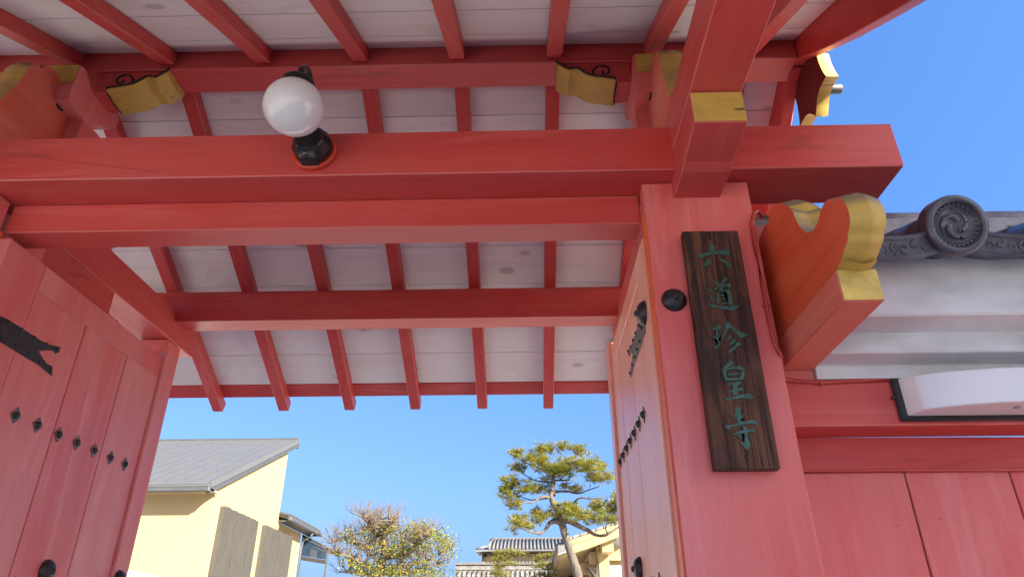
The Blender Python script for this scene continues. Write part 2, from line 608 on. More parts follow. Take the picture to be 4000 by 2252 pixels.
# pillars
p = [(0.482, 2.30), (0.908, 2.30), (0.908, 2.72), (0.545, 2.72), (0.545, 2.372), (0.482, 2.372)]
b = B(); prism(b, p, 'Z', 0.12, 3.267); obj("pillar", b, RZ, gate, bevel=0.006)
p = [(2*CX - x + 0.010, y) for x, y in p]
b = B(); prism(b, p, 'Z', 0.12, 3.267); obj("pillar", b, RZ, gate, bevel=0.006)
for xa, xb, ya, yb in ((0.4795, 0.4815, 2.304, 2.370), (-2.1675, -2.1655, 2.304, 2.387)):
    b = B(); box(b, xa, xb, ya, yb, 0.13, 3.13); obj("pillar_inner_face", b, RFRESH, gate)
for x0, x1 in ((0.44, 0.95), (-2.64, -2.12)):
    b = B(); box(b, x0, x1, 2.26, 2.76, 0.0, 0.12); obj("pillar_base", b, STONE, gate, bevel=0.015)
for x0, x1 in ((0.602, 0.787), (-2.483, -2.298)):
    b = B(); box(b, x0, x1, 4.03, 4.207, 0.10, 3.358); obj("rear_pillar", b, RZ, gate, bevel=0.006)
    b = B(); box(b, x0-0.04, x1+0.04, 3.99, 4.25, 0.0, 0.10); obj("pillar_base", b, STONE, gate, bevel=0.01)
# main beam and lintel
b = B(); box(b, 2*CX-1.50, 1.50, 2.215, 2.47, 3.269, 3.483); obj("main_beam", b, RX, gate, bevel=0.004)
b = B(); box(b, -2.166, 0.480, 2.388, 2.521, 3.131, 3.267); obj("lintel", b, RX, gate, bevel=0.0035)
# arms along the depth of the gate, with the shorter brackets under their front halves
for x0, x1 in ((0.600, 0.789), (-2.485, -2.296)):
    b = B(); box(b, x0, x1, 1.12, 4.36, 3.362, 3.560); obj("roof_arm", b, RY, gate, bevel=0.004)
    b = B()
    prism(b, [(1.887, 3.360), (1.887, 3.223), (1.95, 3.215), (2.085, 3.206), (2.131, 3.189), (2.36, 3.192), (2.36, 3.360)], 'X', x0+0.0015, x1-0.0015)
    o = obj("bracket", b, RY, gate, bevel=0.003)
    b = B(); box(b, x0+0.003, x1-0.003, 1.883, 1.8865, 3.226, 3.358); obj("painted_end", b, YELLOW, o, bevel=0.001)
# infill boards under the arms behind the pillars
for x0, x1 in ((-2.360, -2.298), (0.604, 0.660)):
    b = B(); box(b, x0, x1, 2.722, 3.386, 2.85, 3.360); obj("infill_board", b, RY, gate, bevel=0.003)
# purlins
for y0, y1 in ((4.05, 4.21), (1.33, 1.49)):
    b = B(); box(b, -3.14, 1.448, y0, y1, 3.490, 3.687); obj("purlin", b, RX, gate, bevel=0.0035)
    b = B(); ya = y0 + 0.075 if y0 > 2 else y0 + 0.025
    box(b, -3.14, 1.448, ya, ya+0.06, 3.687, 3.742 if y0 > 2 else 3.742); obj("purlin_packing", b, RX, gate)
# ridge beam
b = B(); box(b, -3.14, 1.448, 2.68, 2.858, 4.331, 4.49); obj("ridge_beam", b, RX, gate, bevel=0.005)
# boat shaped brackets under the ridge with carved yellow ends
tip = [(-1.882, 4.328), (-1.884, 4.305), (-1.905, 4.289), (-1.928, 4.268), (-1.945, 4.262), (-1.963, 4.268), (-1.994, 4.264), (-2.012, 4.245), (-2.040, 4.223), (-2.076, 4.210), (-2.117, 4.204), (-2.177, 4.191)]
for mirror in (False, True):
    fx = (lambda x: 2*CX - x) if mirror else (lambda x: x)
    b = B(); box(b, min(fx(-2.262), fx(-2.178)), max(fx(-2.262), fx(-2.178)), 2.692, 2.846, 4.190, 4.329)
    br = obj("boat_bracket", b, RX, gate, bevel=0.002)
    # the red body above the carved wave line
    poly = [(fx(-2.176), 4.329)] + [(fx(x), z + 0.014) for x, z in reversed(tip[2:])]
    poly = [(fx(-2.176), 4.329), (fx(-2.176), 4.206)] + [(fx(x), z + 0.012) for x, z in reversed(tip[1:-1])] + [(fx(-1.884), 4.329)]
    b = B(); prism(b, poly, 'Y', 2.694, 2.846); obj("bracket_cheek", b, RX, br)
    # carved yellow underside: follows the wave, folded along a keel between front and back
    b = B()
    rows = []
    crv = [(fx(-1.880), 4.322)] + [(fx(x), z) for x, z in tip[1:]] + [(fx(-2.183), 4.189)]
    for k, (x, z) in enumerate(crv):
        dip = 0.020 if 0 < k < len(crv)-1 else 0.012
        rows.append([b.verts.new(q) for q in ((x, 2.675, z+0.012), (x, 2.675, z), (x, 2.765 + 0.012*math.sin(k*1.7), z - dip), (x, 2.863, z - 0.004), (x, 2.863, z+0.012))])
    for ra, rb2 in zip(rows, rows[1:]):
        for q in range(4):
            b.faces.new((ra[q], ra[q+1], rb2[q+1], rb2[q]))
    for rw in (rows[0], rows[-1]):
        b.faces.new(rw)
    soft(obj("carved_end", b, YELLOW, br), 30)
    b = B()
    path = [(x, 2.673, z + 0.014) for x, z in crv]
    tube(b, path, 0.0060, 6)
    tube(b, [(fx(-2.178), 2.673, 4.200), (fx(-2.186), 2.70, 4.188), (fx(-2.180), 2.765, 4.172), (fx(-2.188), 2.85, 4.186)], 0.005, 6)
    sp = [(-2.076, 4.222), (-2.068, 4.246), (-2.068, 4.277), (-2.088, 4.304), (-2.122, 4.312), (-2.150, 4.297), (-2.155, 4.272), (-2.144, 4.252), (-2.128, 4.250), (-2.116, 4.264), (-2.122, 4.276)]
    tube(b, [(fx(x), 2.6925, z) for x, z in sp], [0.008, 0.008, 0.007, 0.0065, 0.006, 0.006, 0.0055, 0.0055, 0.006, 0.007, 0.005], 6)
    obj("black_scroll_line", b, BLACK_LINE, br)

# carved struts standing on the arms
STRUT_A = [(2.20, 3.56), (2.27, 3.70), (2.292, 3.769), (2.307, 3.819), (2.340, 3.917), (2.353, 3.991), (2.363, 4.045), (2.388, 4.084), (2.412, 4.097), (2.427, 4.090), (2.446, 4.128), (2.479, 4.149), (2.545, 4.148), (2.594, 4.134), (2.629, 4.100), (2.618, 4.069), (2.640, 4.03), (2.72, 4.03), (3.02, 4.03), (3.10, 3.95), (3.16, 3.80), (3.28, 3.65), (3.32, 3.56)]
STRUT_B = [(2.562, 4.016), (2.555, 4.081), (2.556, 4.149), (2.559, 4.244), (2.585, 4.256), (2.609, 4.252), (2.640, 4.230), (2.665, 4.205), (2.685, 4.1885), (2.811, 4.1885), (2.86, 4.205), (2.918, 4.242), (2.940, 4.225), (2.935, 4.165), (2.900, 4.120), (2.804, 4.066), (2.780, 4.030), (2.753, 4.008)]
for mirror in (False, True):
    fx = (lambda x: 2*CX - x) if mirror else (lambda x: x)
    x0, x1 = sorted((fx(-2.335), fx(-2.445)))
    xm = (x0+x1)/2
    b = B(); prism(b, smooth_outline(STRUT_A), 'X', x0, x1, cap=0, side=1, rings=[((x0+xm)/2, 0.008), (xm, 0.012), ((xm+x1)/2, 0.008)])
    st = soft(obj("carved_strut", b, [RARM, YELLOW], gate))
    x0, x1 = sorted((fx(-2.262), fx(-2.515)))
    b = B(); prism(b, smooth_outline(STRUT_B), 'X', x0, x1, cap=0, side=0)
    bl = soft(obj("strut_block", b, [RZ], st))
    b = B(); box(b, *sorted((fx(-2.268), fx(-2.470))), 2.70, 3.24, 3.561, 4.03); obj("strut_foot", b, RZ, st, bevel=0.006)
    b = B(); prism(b, [(2.549, 4.125), (2.553, 4.246), (2.583, 4.262), (2.610, 4.258), (2.600, 4.13)], 'X', x0+0.006, x1-0.006)
    obj("painted_lip", b, YELLOW, st)
    b = B()
    sp = [(fx(-2.3335), 2.575, 4.035), (fx(-2.3335), 2.583, 4.020), (fx(-2.3335), 2.600, 4.008), (fx(-2.3335), 2.622, 4.010), (fx(-2.3335), 2.636, 4.026), (fx(-2.3335), 2.637, 4.045)]
    tube(b, sp, [0.005, 0.008, 0.009, 0.009, 0.007, 0.004], 6)
    obj("black_scroll_line", b, BLACK_LINE, st)

# rafters: one mesh for each slope, copied along the roof
RX0, RSP = 0.172, 0.5155
RAFTER_X = [RX0 + RSP*k for k in range(-6, 3)]
b = B()
poly = [(5.153, zb_back(5.153)), (5.185, zb_back(5.153)+RT-0.018), (2.86, zb_back(2.86)+RT-0.004), (2.86, zb_back(2.86))]
prism(b, poly, 'X', -0.039, 0.039)
rb = obj("rafter", b, RY, gate, bevel=0.003)
by = _world(rb)
b = B()
poly = [(0.40, zb_front(0.40)), (0.368, zb_front(0.40)+RT-0.018), (2.678, zb_front(2.678)+RT-0.004), (2.678, zb_front(2.678))]
prism(b, poly, 'X', -0.039, 0.039)
rf = obj("rafter", b, RY, gate, bevel=0.003)
fy = _world(rf)
rb.location.x = RAFTER_X[0] - CX
rf.location.x = RAFTER_X[0] - CX
for x in RAFTER_X[1:]:
    put(rb, (x + random.uniform(-.003, .003), by.y, by.z + random.uniform(-.002, .002)), gate)
    put(rf, (x + random.uniform(-.003, .003), fy.y, fy.z + random.uniform(-.002, .002)), gate)

# roof boards, laid along the gate; the last one at each eave is painted red
def roof_board(y0, y1, zf, mat, name="roof_board", drop=0.0):
    bb = B()
    j = random.uniform(-0.0015, 0.0015) - drop
    za, zc = zf(y0)+RT+j, zf(y1)+RT+j
    prism(bb, [(y0, za), (y1, zc), (y1, zc+0.022), (y0, za+0.022)], 'X', -3.145, 1.449)
    return obj(name, bb, mat, gate)
edges = [5.009, 4.74, 4.461, 4.182, 3.912, 3.643, 3.375, 3.106, 2.862]
for ya, yb in zip(edges, edges[1:]):
    roof_board(yb+0.003, ya-0.003, zb_back, WHITE_BOARD)
edges = [2.678, 2.533, 2.258, 1.985, 1.713, 1.441, 1.169, 0.897, 0.54]
for ya, yb in zip(edges, edges[1:]):
    roof_board(yb+0.003, ya-0.003, zb_front, WHITE_BOARD)
roof_board(5.012, 5.123, zb_back, RX, "eave_board", 0.006)
roof_board(0.427, 0.537, zb_front, RX, "eave_board", 0.006)

# roof cover above the boards: sheathing and rows of tiles
b = B()
prism(b, [(5.16, zb_back(5.16)+RT+0.030), (2.77, zb_back(2.77)+RT+0.040), (0.39, zb_front(0.39)+RT+0.030), (0.39, zb_front(0.39)+RT+0.10), (2.77, zb_back(2.77)+RT+0.16), (5.16, zb_back(5.16)+RT+0.10)], 'X', -3.20, 1.505)
obj("roof_sheathing", b, DARK_TIMBER, gate)
b = B()
for k in range(19):
    x = -3.10 + k*0.25
    tube(b, [(x, 5.20, zb_back(5.20)+RT+0.14), (x, 2.80, zb_back(2.80)+RT+0.17)], 0.065, 8)
    tube(b, [(x, 0.35, zb_front(0.35)+RT+0.14), (x, 2.74, zb_front(2.74)+RT+0.17)], 0.065, 8)
o = obj("roof_tiles", b, TILE, gate); o["kind"] = "stuff"
b = B(); box(b, -3.25, 1.555, 2.66, 2.88, 4.66, 4.98); obj("roof_ridge_tiles", b, TILE, gate, bevel=0.03)

# bargeboards at both gable ends
def barge(poly, x0, x1):
    bb = B(); prism(bb, poly, 'X', x0, x1)
    return obj("bargeboard", bb, RY, gate, bevel=0.004)
low = [(2.700, 4.335), (2.606, 4.262), (2.500, 4.184), (2.367, 4.088), (2.250, 4.005), (2.137, 3.931), (1.970, 3.822), (1.806, 3.718), (1.55, 3.570), (1.25, 3.415), (0.90, 3.262), (0.40, 3.075)]
top = [(0.36, 3.355), (0.90, zb_front(0.90)+RT+0.05), (1.80, zb_front(1.80)+RT+0.05), (2.765, zb_front(2.765)+RT+0.08)]
front = low + top + [(2.765, 4.36)]
back = [(2*2.775 - y, z) for y, z in front]
for x0, x1 in ((1.451, 1.511), (-3.207, -3.147)):
    barge(front, x0, x1)
    barge(back, x0, x1)
# pendants hanging under the gable peaks
pend = [(2.640, 4.300), (2.617, 4.285), (2.616, 4.220), (2.606, 4.165), (2.598, 4.134), (2.586, 4.104), (2.639, 4.106), (2.690, 4.098), (2.730, 4.070), (2.775, 4.015)]
pend = pend + [(2*2.775 - y, z) for y, z in reversed(pend[:-1])] + [(2.90, 4.36), (2.80, 4.42), (2.74, 4.42), (2.66, 4.36)]
for xa, xb, s in ((1.512, 1.574, 1), (-3.270, -3.208, -1)):
    b = B(); prism(b, smooth_outline(pend, 4, 50), 'X', xa, xb, cap=0, side=1, rings=[(xa + (xb-xa)*0.5, 0.006)])
    o = soft(obj("gable_pendant", b, [AGED_RED, YELLOW], gate))
    b = B(); lathe(b, [(0.024, 0.0), (0.026, 0.02), (0.026, 0.10), (0.022, 0.108)], (xb if s > 0 else xa, 2.775, 4.195), (s, 0, 0), 16)
    obj("pendant_peg", b, GUTTER, o)

# ---------------------------------------------------------------- doors, standing open into the court
STRAP = [(2.370, 2.764), (2.477, 2.780), (2.597, 2.780), (2.697, 2.778), (2.751, 2.782), (2.831, 2.801), (2.832, 2.777), (2.811, 2.761), (2.792, 2.769), (2.750, 2.752), (2.710, 2.731), (2.751, 2.711), (2.784, 2.701), (2.817, 2.705), (2.835, 2.669), (2.830, 2.665), (2.747, 2.678), (2.647, 2.679), (2.553, 2.681), (2.370, 2.686)]
STRAP_NAILS = [(2.496, 2.771), (2.575, 2.773), (2.656, 2.774), (2.736, 2.776), (2.813, 2.786), (2.496, 2.699), (2.575, 2.698), (2.658, 2.697), (2.735, 2.691), (2.813, 2.681), (2.420, 2.735)]


def dome(parent, c, n, r, name="boss"):
    bb = B()
    lathe(bb, [(r, 0.0), (r*0.98, r*0.10), (r*0.82, r*0.36), (r*0.55, r*0.54), (r*0.26, r*0.60), (r*0.24, r*0.62), (r*0.22, r*0.74), (r*0.12, r*0.80)], c, n, 24)
    return obj(name, bb, IRON, parent)


def door(x, s, yh, seams, yend, stud_y, stud_z, top, rail, dy, paint, plate):
    """x = shown face, s = +1 when that face looks towards +X"""
    root_part = None
    t = 0.052
    def bx(name, y0, y1, z0, z1, proud=0.0, parent=None, bev=0.0025):
        bb = B()
        xa, xb = sorted((x + s*proud, x - s*t))
        box(bb, xa, xb, y0, y1, z0, z1)
        return obj(name, bb, paint, parent, bevel=bev)
    d = bx("door", yh, seams[0]-0.001, 0.16, top, 0.0, gate)
    d["label"] = "open door leaf"
    bx("rail", seams[0]+0.001, seams[3], rail, top, 0.0, d)
    bx("rail", seams[0]+0.001, seams[3], 0.16, 0.34, 0.0, d)
    g0, g1 = 0.0022, 0.0032
    bx("plank", seams[0]+0.0012, seams[1]-g1, 0.342, rail-0.0015, -0.0005, d)
    bx("plank", seams[1]+g1, seams[2]-g1, 0.342, rail-0.0015, -0.0005, d)
    bx("plank", seams[2]+g1, seams[3]-0.0012, 0.342, rail-0.0015, -0.0005, d)
    bx("meeting_strip", seams[3]+0.0015, yend, 0.16, top+0.045, 0.014, d, 0.006)
    bb = B(); xa, xb = sorted((x - s*0.030, x - s*(t-0.004))); box(bb, xa, xb, seams[0]-0.05, seams[3]-0.01, 0.36, rail+0.02)
    obj("backing", bb, DARK_TIMBER, d)
    # iron strap hinge with a forked end
    bb = B(); prism(bb, [(y+dy, z) for y, z in STRAP], 'X', *sorted((x, x + s*0.004)))
    hs = obj("hinge_strap", bb, plate, d, bevel=0.0012)
    for k, (y, z) in enumerate(STRAP_NAILS):
        bb = B(); ball(bb, (x + s*0.004, y+dy, z), 0.016 if k == 10 else 0.0075, 10, 6)
        obj("nail_head", bb, IRON, hs)
    # square iron washers set on point, each with a domed nail
    first = None
    rows = [(stud_z, yy) for yy in stud_y] + [(stud_z-0.62, yy) for yy in stud_y]
    for z, y in rows:
        if first is None:
            bb = B()
            r = 0.034
            prism(bb, [(y, z-r), (y+r*0.9, z), (y, z+r), (y-r*0.9, z)], 'X', *sorted((x, x + s*0.0035)))
            for f in list(bb.faces):
                f.material_index = 0
            ball(bb, (x + s*0.004, y, z), 0.0155, 14, 8, (0.9, 1, 1), 1)
            first = obj("diamond_stud", bb, [IRON_WORN, IRON], d)
            c0 = _world(first); y00, z00 = y, z
        else:
            put(first, c0 + Vector((0, y-y00, z-z00)), d)
    return d


dl = door(-2.100, 1, 2.36, [2.588, 2.958, 3.337, 3.679], 3.80, [2.703, 2.844, 2.993, 3.133, 3.276, 3.423, 3.562], 2.446, 3.086, 2.966, 0.0, RDOOR, IRON)
dome(dl, (-2.100, 3.178, 1.893), (1, 0, 0), 0.050)
dome(dl, (-2.086, 3.74, 1.90), (1, 0, 0), 0.050)
dr = door(0.472, -1, 2.375, [2.560, 2.905, 3.285, 3.545], 3.668, [2.695, 2.825, 2.963, 3.095, 3.225, 3.360, 3.485], 2.420, 3.050, 2.945, 0.11, RPALE, IRON_WORN)
dome(dr, (0.472, 3.13, 1.885), (-1, 0, 0), 0.050)
dome(dr, (0.472, 2.47, 2.762), (-1, 0, 0), 0.052)
dome(gate, (0.553, 2.300, 2.735), (0, -1, 0), 0.047)
dome(gate, (0.553, 2.300, 1.50), (0, -1, 0), 0.047)

# ================================================================ name board
GLYPHS = [
  [[(0.7, 2.939), (0.709, 2.945), (0.718, 2.939), (0.723, 2.929), (0.719, 2.911), (0.701, 2.91), (0.702, 2.925), (0.699, 2.933)], [(0.649, 2.9), (0.673, 2.906), (0.697, 2.91), (0.732, 2.917), (0.757, 2.92), (0.77, 2.915), (0.775, 2.903), (0.77, 2.895), (0.754, 2.898), (0.73, 2.902), (0.696, 2.896), (0.668, 2.887), (0.661, 2.884), (0.655, 2.889)], [(0.685, 2.883), (0.696, 2.875), (0.699, 2.865), (0.695, 2.858), (0.68, 2.851), (0.66, 2.844), (0.675, 2.868)], [(0.724, 2.882), (0.74, 2.88), (0.753, 2.876), (0.762, 2.862), (0.77, 2.853), (0.765, 2.844), (0.758, 2.842), (0.749, 2.859), (0.735, 2.871)]],
  [[(0.734, 2.803), (0.747, 2.8), (0.746, 2.79), (0.735, 2.783), (0.72, 2.767), (0.711, 2.765), (0.727, 2.785)], [(0.698, 2.788), (0.707, 2.78), (0.711, 2.772), (0.716, 2.784), (0.717, 2.782), (0.713, 2.763), (0.705, 2.768), (0.699, 2.778)], [(0.69, 2.756), (0.706, 2.761), (0.72, 2.765), (0.743, 2.776), (0.754, 2.775), (0.756, 2.765), (0.746, 2.762), (0.74, 2.768), (0.719, 2.758), (0.696, 2.75)], [(0.67, 2.757), (0.679, 2.756), (0.685, 2.745), (0.677, 2.742), (0.672, 2.75)], [(0.666, 2.734), (0.675, 2.727), (0.683, 2.717), (0.685, 2.704), (0.682, 2.697), (0.677, 2.707), (0.671, 2.724)], [(0.712, 2.758), (0.724, 2.758), (0.724, 2.75), (0.739, 2.749), (0.747, 2.754), (0.751, 2.746), (0.753, 2.723), (0.752, 2.701), (0.748, 2.689), (0.735, 2.689), (0.734, 2.706), (0.737, 2.735), (0.73, 2.744), (0.71, 2.743)], [(0.699, 2.742), (0.707, 2.738), (0.707, 2.724), (0.704, 2.711), (0.706, 2.702), (0.703, 2.696), (0.697, 2.707), (0.699, 2.726)], [(0.711, 2.731), (0.725, 2.733), (0.725, 2.728), (0.712, 2.725)], [(0.708, 2.715), (0.725, 2.717), (0.725, 2.712), (0.71, 2.709)], [(0.71, 2.697), (0.732, 2.7), (0.733, 2.694), (0.712, 2.693)], [(0.663, 2.69), (0.671, 2.693), (0.691, 2.687), (0.721, 2.685), (0.738, 2.683), (0.76, 2.686), (0.779, 2.691), (0.768, 2.679), (0.753, 2.667), (0.746, 2.664), (0.736, 2.67), (0.703, 2.676), (0.671, 2.683), (0.662, 2.679)]],
  [[(0.661, 2.601), (0.675, 2.602), (0.683, 2.611), (0.695, 2.609), (0.696, 2.6), (0.689, 2.593), (0.683, 2.594), (0.681, 2.574), (0.69, 2.572), (0.689, 2.563), (0.679, 2.556), (0.684, 2.547), (0.688, 2.542), (0.68, 2.531), (0.668, 2.517), (0.66, 2.524), (0.66, 2.531), (0.672, 2.533), (0.676, 2.544), (0.675, 2.555), (0.665, 2.555), (0.659, 2.565), (0.673, 2.567), (0.677, 2.593), (0.666, 2.595)], [(0.717, 2.627), (0.729, 2.62), (0.729, 2.604), (0.716, 2.588), (0.704, 2.567), (0.689, 2.548), (0.687, 2.551), (0.701, 2.576), (0.711, 2.599)], [(0.729, 2.618), (0.735, 2.604), (0.75, 2.59), (0.77, 2.581), (0.788, 2.572), (0.775, 2.564), (0.758, 2.559), (0.748, 2.576), (0.733, 2.592), (0.726, 2.601)], [(0.721, 2.578), (0.729, 2.564), (0.714, 2.551), (0.708, 2.551), (0.716, 2.562)], [(0.728, 2.557), (0.74, 2.555), (0.739, 2.548), (0.725, 2.535), (0.711, 2.527), (0.715, 2.537), (0.724, 2.546)], [(0.741, 2.544), (0.755, 2.539), (0.755, 2.532), (0.74, 2.525), (0.721, 2.507), (0.703, 2.502), (0.718, 2.519), (0.737, 2.534)]],
  [[(0.708, 2.478), (0.72, 2.47), (0.72, 2.461), (0.698, 2.449), (0.691, 2.44), (0.683, 2.443), (0.67, 2.437), (0.685, 2.452), (0.698, 2.464)], [(0.684, 2.446), (0.693, 2.443), (0.69, 2.428), (0.69, 2.404), (0.684, 2.399), (0.679, 2.422), (0.679, 2.44)], [(0.69, 2.443), (0.713, 2.452), (0.739, 2.454), (0.755, 2.445), (0.75, 2.435), (0.734, 2.442), (0.715, 2.444), (0.694, 2.438)], [(0.744, 2.448), (0.755, 2.439), (0.744, 2.403), (0.732, 2.406), (0.741, 2.433)], [(0.695, 2.428), (0.732, 2.429), (0.731, 2.423), (0.697, 2.42)], [(0.688, 2.41), (0.735, 2.412), (0.743, 2.404), (0.689, 2.402)], [(0.683, 2.39), (0.704, 2.394), (0.73, 2.399), (0.736, 2.388), (0.72, 2.385), (0.692, 2.386)], [(0.706, 2.394), (0.721, 2.394), (0.717, 2.35), (0.701, 2.35)], [(0.684, 2.364), (0.709, 2.371), (0.733, 2.378), (0.74, 2.367), (0.717, 2.363), (0.688, 2.358)], [(0.669, 2.343), (0.691, 2.341), (0.72, 2.351), (0.755, 2.355), (0.77, 2.345), (0.763, 2.336), (0.73, 2.34), (0.696, 2.336), (0.678, 2.331)]],
  [[(0.699, 2.305), (0.711, 2.309), (0.721, 2.301), (0.718, 2.289), (0.729, 2.283), (0.725, 2.272), (0.713, 2.269), (0.716, 2.255), (0.7, 2.252), (0.7, 2.272), (0.689, 2.272), (0.686, 2.279), (0.699, 2.285), (0.701, 2.298)], [(0.658, 2.247), (0.68, 2.247), (0.711, 2.257), (0.745, 2.263), (0.759, 2.265), (0.768, 2.255), (0.766, 2.246), (0.752, 2.252), (0.715, 2.248), (0.681, 2.24), (0.669, 2.23), (0.659, 2.239)], [(0.675, 2.216), (0.701, 2.227), (0.724, 2.232), (0.746, 2.235), (0.756, 2.227), (0.753, 2.22), (0.733, 2.223), (0.705, 2.217), (0.68, 2.215)], [(0.715, 2.247), (0.728, 2.241), (0.73, 2.221), (0.73, 2.194), (0.734, 2.183), (0.726, 2.169), (0.717, 2.164), (0.709, 2.175), (0.698, 2.191), (0.714, 2.19), (0.718, 2.213), (0.718, 2.23)], [(0.694, 2.219), (0.704, 2.212), (0.708, 2.202), (0.7, 2.202)]],
]
sign = thing("name_board", "old dark wooden name board with green carved characters on the gate pillar", "sign", (0.711, 2.28, 2.10))
b = B(); box(b, 0.606, 0.818, 2.2555, 2.292, 2.102, 3.008); obj("board", b, SIGN_WOOD, sign, bevel=0.004)
for ch in GLYPHS:
    b = B()
    for k, st in enumerate(ch):
        n = len(st)
        ring = []
        e = 0.0007*(k % 3)
        lo = [b.verts.new((x, 2.2565, z)) for x, z in st]
        hi = [b.verts.new((x, 2.2520 - e, z)) for x, z in st]
        f = b.faces.new(hi)
        for i in range(n):
            b.faces.new((lo[i], lo[(i+1) % n], hi[(i+1) % n], hi[i]))
    bmesh.ops.triangulate(b, faces=[f for f in b.faces if len(f.verts) > 4])
    obj("character", b, GREEN_PAINT, sign)
b = B(); tube(b, [(0.706, 2.254, 2.990), (0.706, 2.246, 2.985), (0.705, 2.244, 2.972), (0.705, 2.250, 2.962)], 0.004, 8)
lathe(b, [(0.011, 0), (0.010, 0.003), (0.004, 0.004)], (0.706, 2.2555, 2.990), (0, -1, 0), 14)
obj("hanging_hook", b, IRON, sign)
b = B(); lathe(b, [(0.006, 0), (0.005, 0.003), (0.002, 0.004)], (0.714, 2.2555, 2.140), (0, -1, 0), 10); obj("screw", b, IRON, sign)

# ================================================================ globe lamp on the main beam
lamp = thing("globe_lamp", "white opal globe lamp hanging from a black bracket on the main beam", "lamp", (-0.845, 2.215, 3.375))
b = B(); lathe(b, [(0.088, 0.0), (0.090, 0.004), (0.090, 0.018), (0.084, 0.024)], (-0.845, 2.2145, 3.378), (0, -1, 0), 40); obj("mounting_ring", b, ORANGE_RING, lamp)
b = B(); lathe(b, [(0.080, 0.0), (0.080, 0.034), (0.074, 0.046), (0.060, 0.076), (0.054, 0.080)], (-0.845, 2.191, 3.381), (0, -1, 0), 12)
for f in b.faces:
    f.smooth = False
hs = obj("housing", b, BLACK_PLASTIC, lamp, bevel=0.003)
b = B(); prism(b, [(2.108, 3.330), (2.150, 3.297), (2.190, 3.297), (2.190, 3.345), (2.115, 3.345)], 'X', -0.882, -0.812); obj("sensor_box", b, BLACK_PLASTIC, hs, bevel=0.003)
b = B(); ball(b, (-0.850, 2.132, 3.313), 0.017, 18, 12); obj("sensor_lens", b, GLASS_DARK, hs)
b = B(); prism(b, [(-0.880, 3.300), (-0.814, 3.300), (-0.822, 3.334), (-0.847, 3.341), (-0.872, 3.334)], 'Y', 2.124, 2.142); obj("sensor_bezel", b, IRON_WORN, hs, bevel=0.002)
b = B()
for x in (-0.880, -0.808):
    lathe(b, [(0.007, 0), (0.006, 0.004), (0.003, 0.004)], (x, 2.1115, 3.405), (0, -1, 0), 10)
obj("screw", b, IRON, hs)
GL = (-0.842, 1.926, 3.362)
b = B(); ball(b, GL, 0.110, 48, 32, (1, 1, 0.97)); obj("globe", b, OPAL, lamp)
b = B(); lathe(b, [(0.060, 0.0), (0.063, 0.004), (0.063, 0.026), (0.060, 0.032), (0.040, 0.046), (0.016, 0.062)], (GL[0], GL[1], GL[2]+0.090), (0, 0, 1), 32); obj("cap", b, BLACK_PLASTIC, lamp)
b = B()
tube(b, [(-0.845, 2.115, 3.415), (-0.845, 2.085, 3.425), (-0.845, 2.068, 3.46), (-0.845, 2.066, 3.52), (-0.845, 2.058, 3.572), (-0.844, 2.030, 3.604), (-0.843, 1.990, 3.610), (-0.843, 1.955, 3.592), (-0.842, 1.932, 3.556), (GL[0], GL[1], 3.508)], 0.0125, 12)
obj("gooseneck", b, BLACK_PLASTIC, lamp)

# ================================================================ side wall to the right
wall = thing("side_wall", "red boarded side wall with white plaster eaves and grey tile roof", "wall", (2.8, 2.5, 0))
WX0, WX1 = 0.912, 5.2
b = B(); box(b, WX0, WX1, 2.450, 2.612, 2.297, 2.4675); obj("wall_beam", b, RX, wall, bevel=0.004)
# lower beam stands farther back and sags a little, so a slit of daylight opens towards its far end
b = B()
prism(b, [(WX0, 2.180), (WX1, 2.166), (WX1, 2.262), (1.60, 2.2935), (WX0, 2.2965)], 'Y', 2.600, 2.720)
obj("wall_beam", b, RX, wall, bevel=0.003)
b = B(); prism(b, [(WX0, 2.1715), (WX1, 2.152), (WX1, 2.166), (WX0, 2.1825)], 'Y', 2.606, 2.700); obj("moulding", b, RX, wall, bevel=0.002)
xs = [WX0] + [1.408 + 0.386*k for k in range(10)]
for xa, xb in zip(xs, xs[1:]):
    b = B(); box(b, xa+0.003, xb-0.003, 2.630+random.uniform(-.001, .001), 2.662, 0.32, 2.170); obj("wall_board", b, RZ, wall, bevel=0.003)
b = B(); box(b, WX0, WX1, 2.664, 2.695, 0.32, 2.150); obj("backing", b, DARK_TIMBER, wall)
b = B(); box(b, WX0, WX1, 2.50, 2.78, 0.0, 0.318); obj("wall_footing", b, STONE, wall, bevel=0.01)
b = B()
prof = [(2.432, 2.469), (2.430, 2.512), (2.424, 2.5175), (2.309, 2.519), (2.303, 2.525), (2.303, 2.587), (2.297, 2.5925), (2.160, 2.594), (2.153, 2.601), (2.150, 2.700), (2.146, 2.815), (2.30, 2.845), (2.62, 2.94), (2.78, 2.94), (2.95, 2.80), (2.95, 2.60), (2.75, 2.52), (2.614, 2.469)]
prism(b, prof, 'X', 1.076, WX1)
obj("plaster_eaves", b, PLASTER, wall)
b = B(); box(b, WX0, 1.0745, 2.4505, 2.60, 2.4695, 3.15); obj("end_board", b, RZ, wall, bevel=0.003)
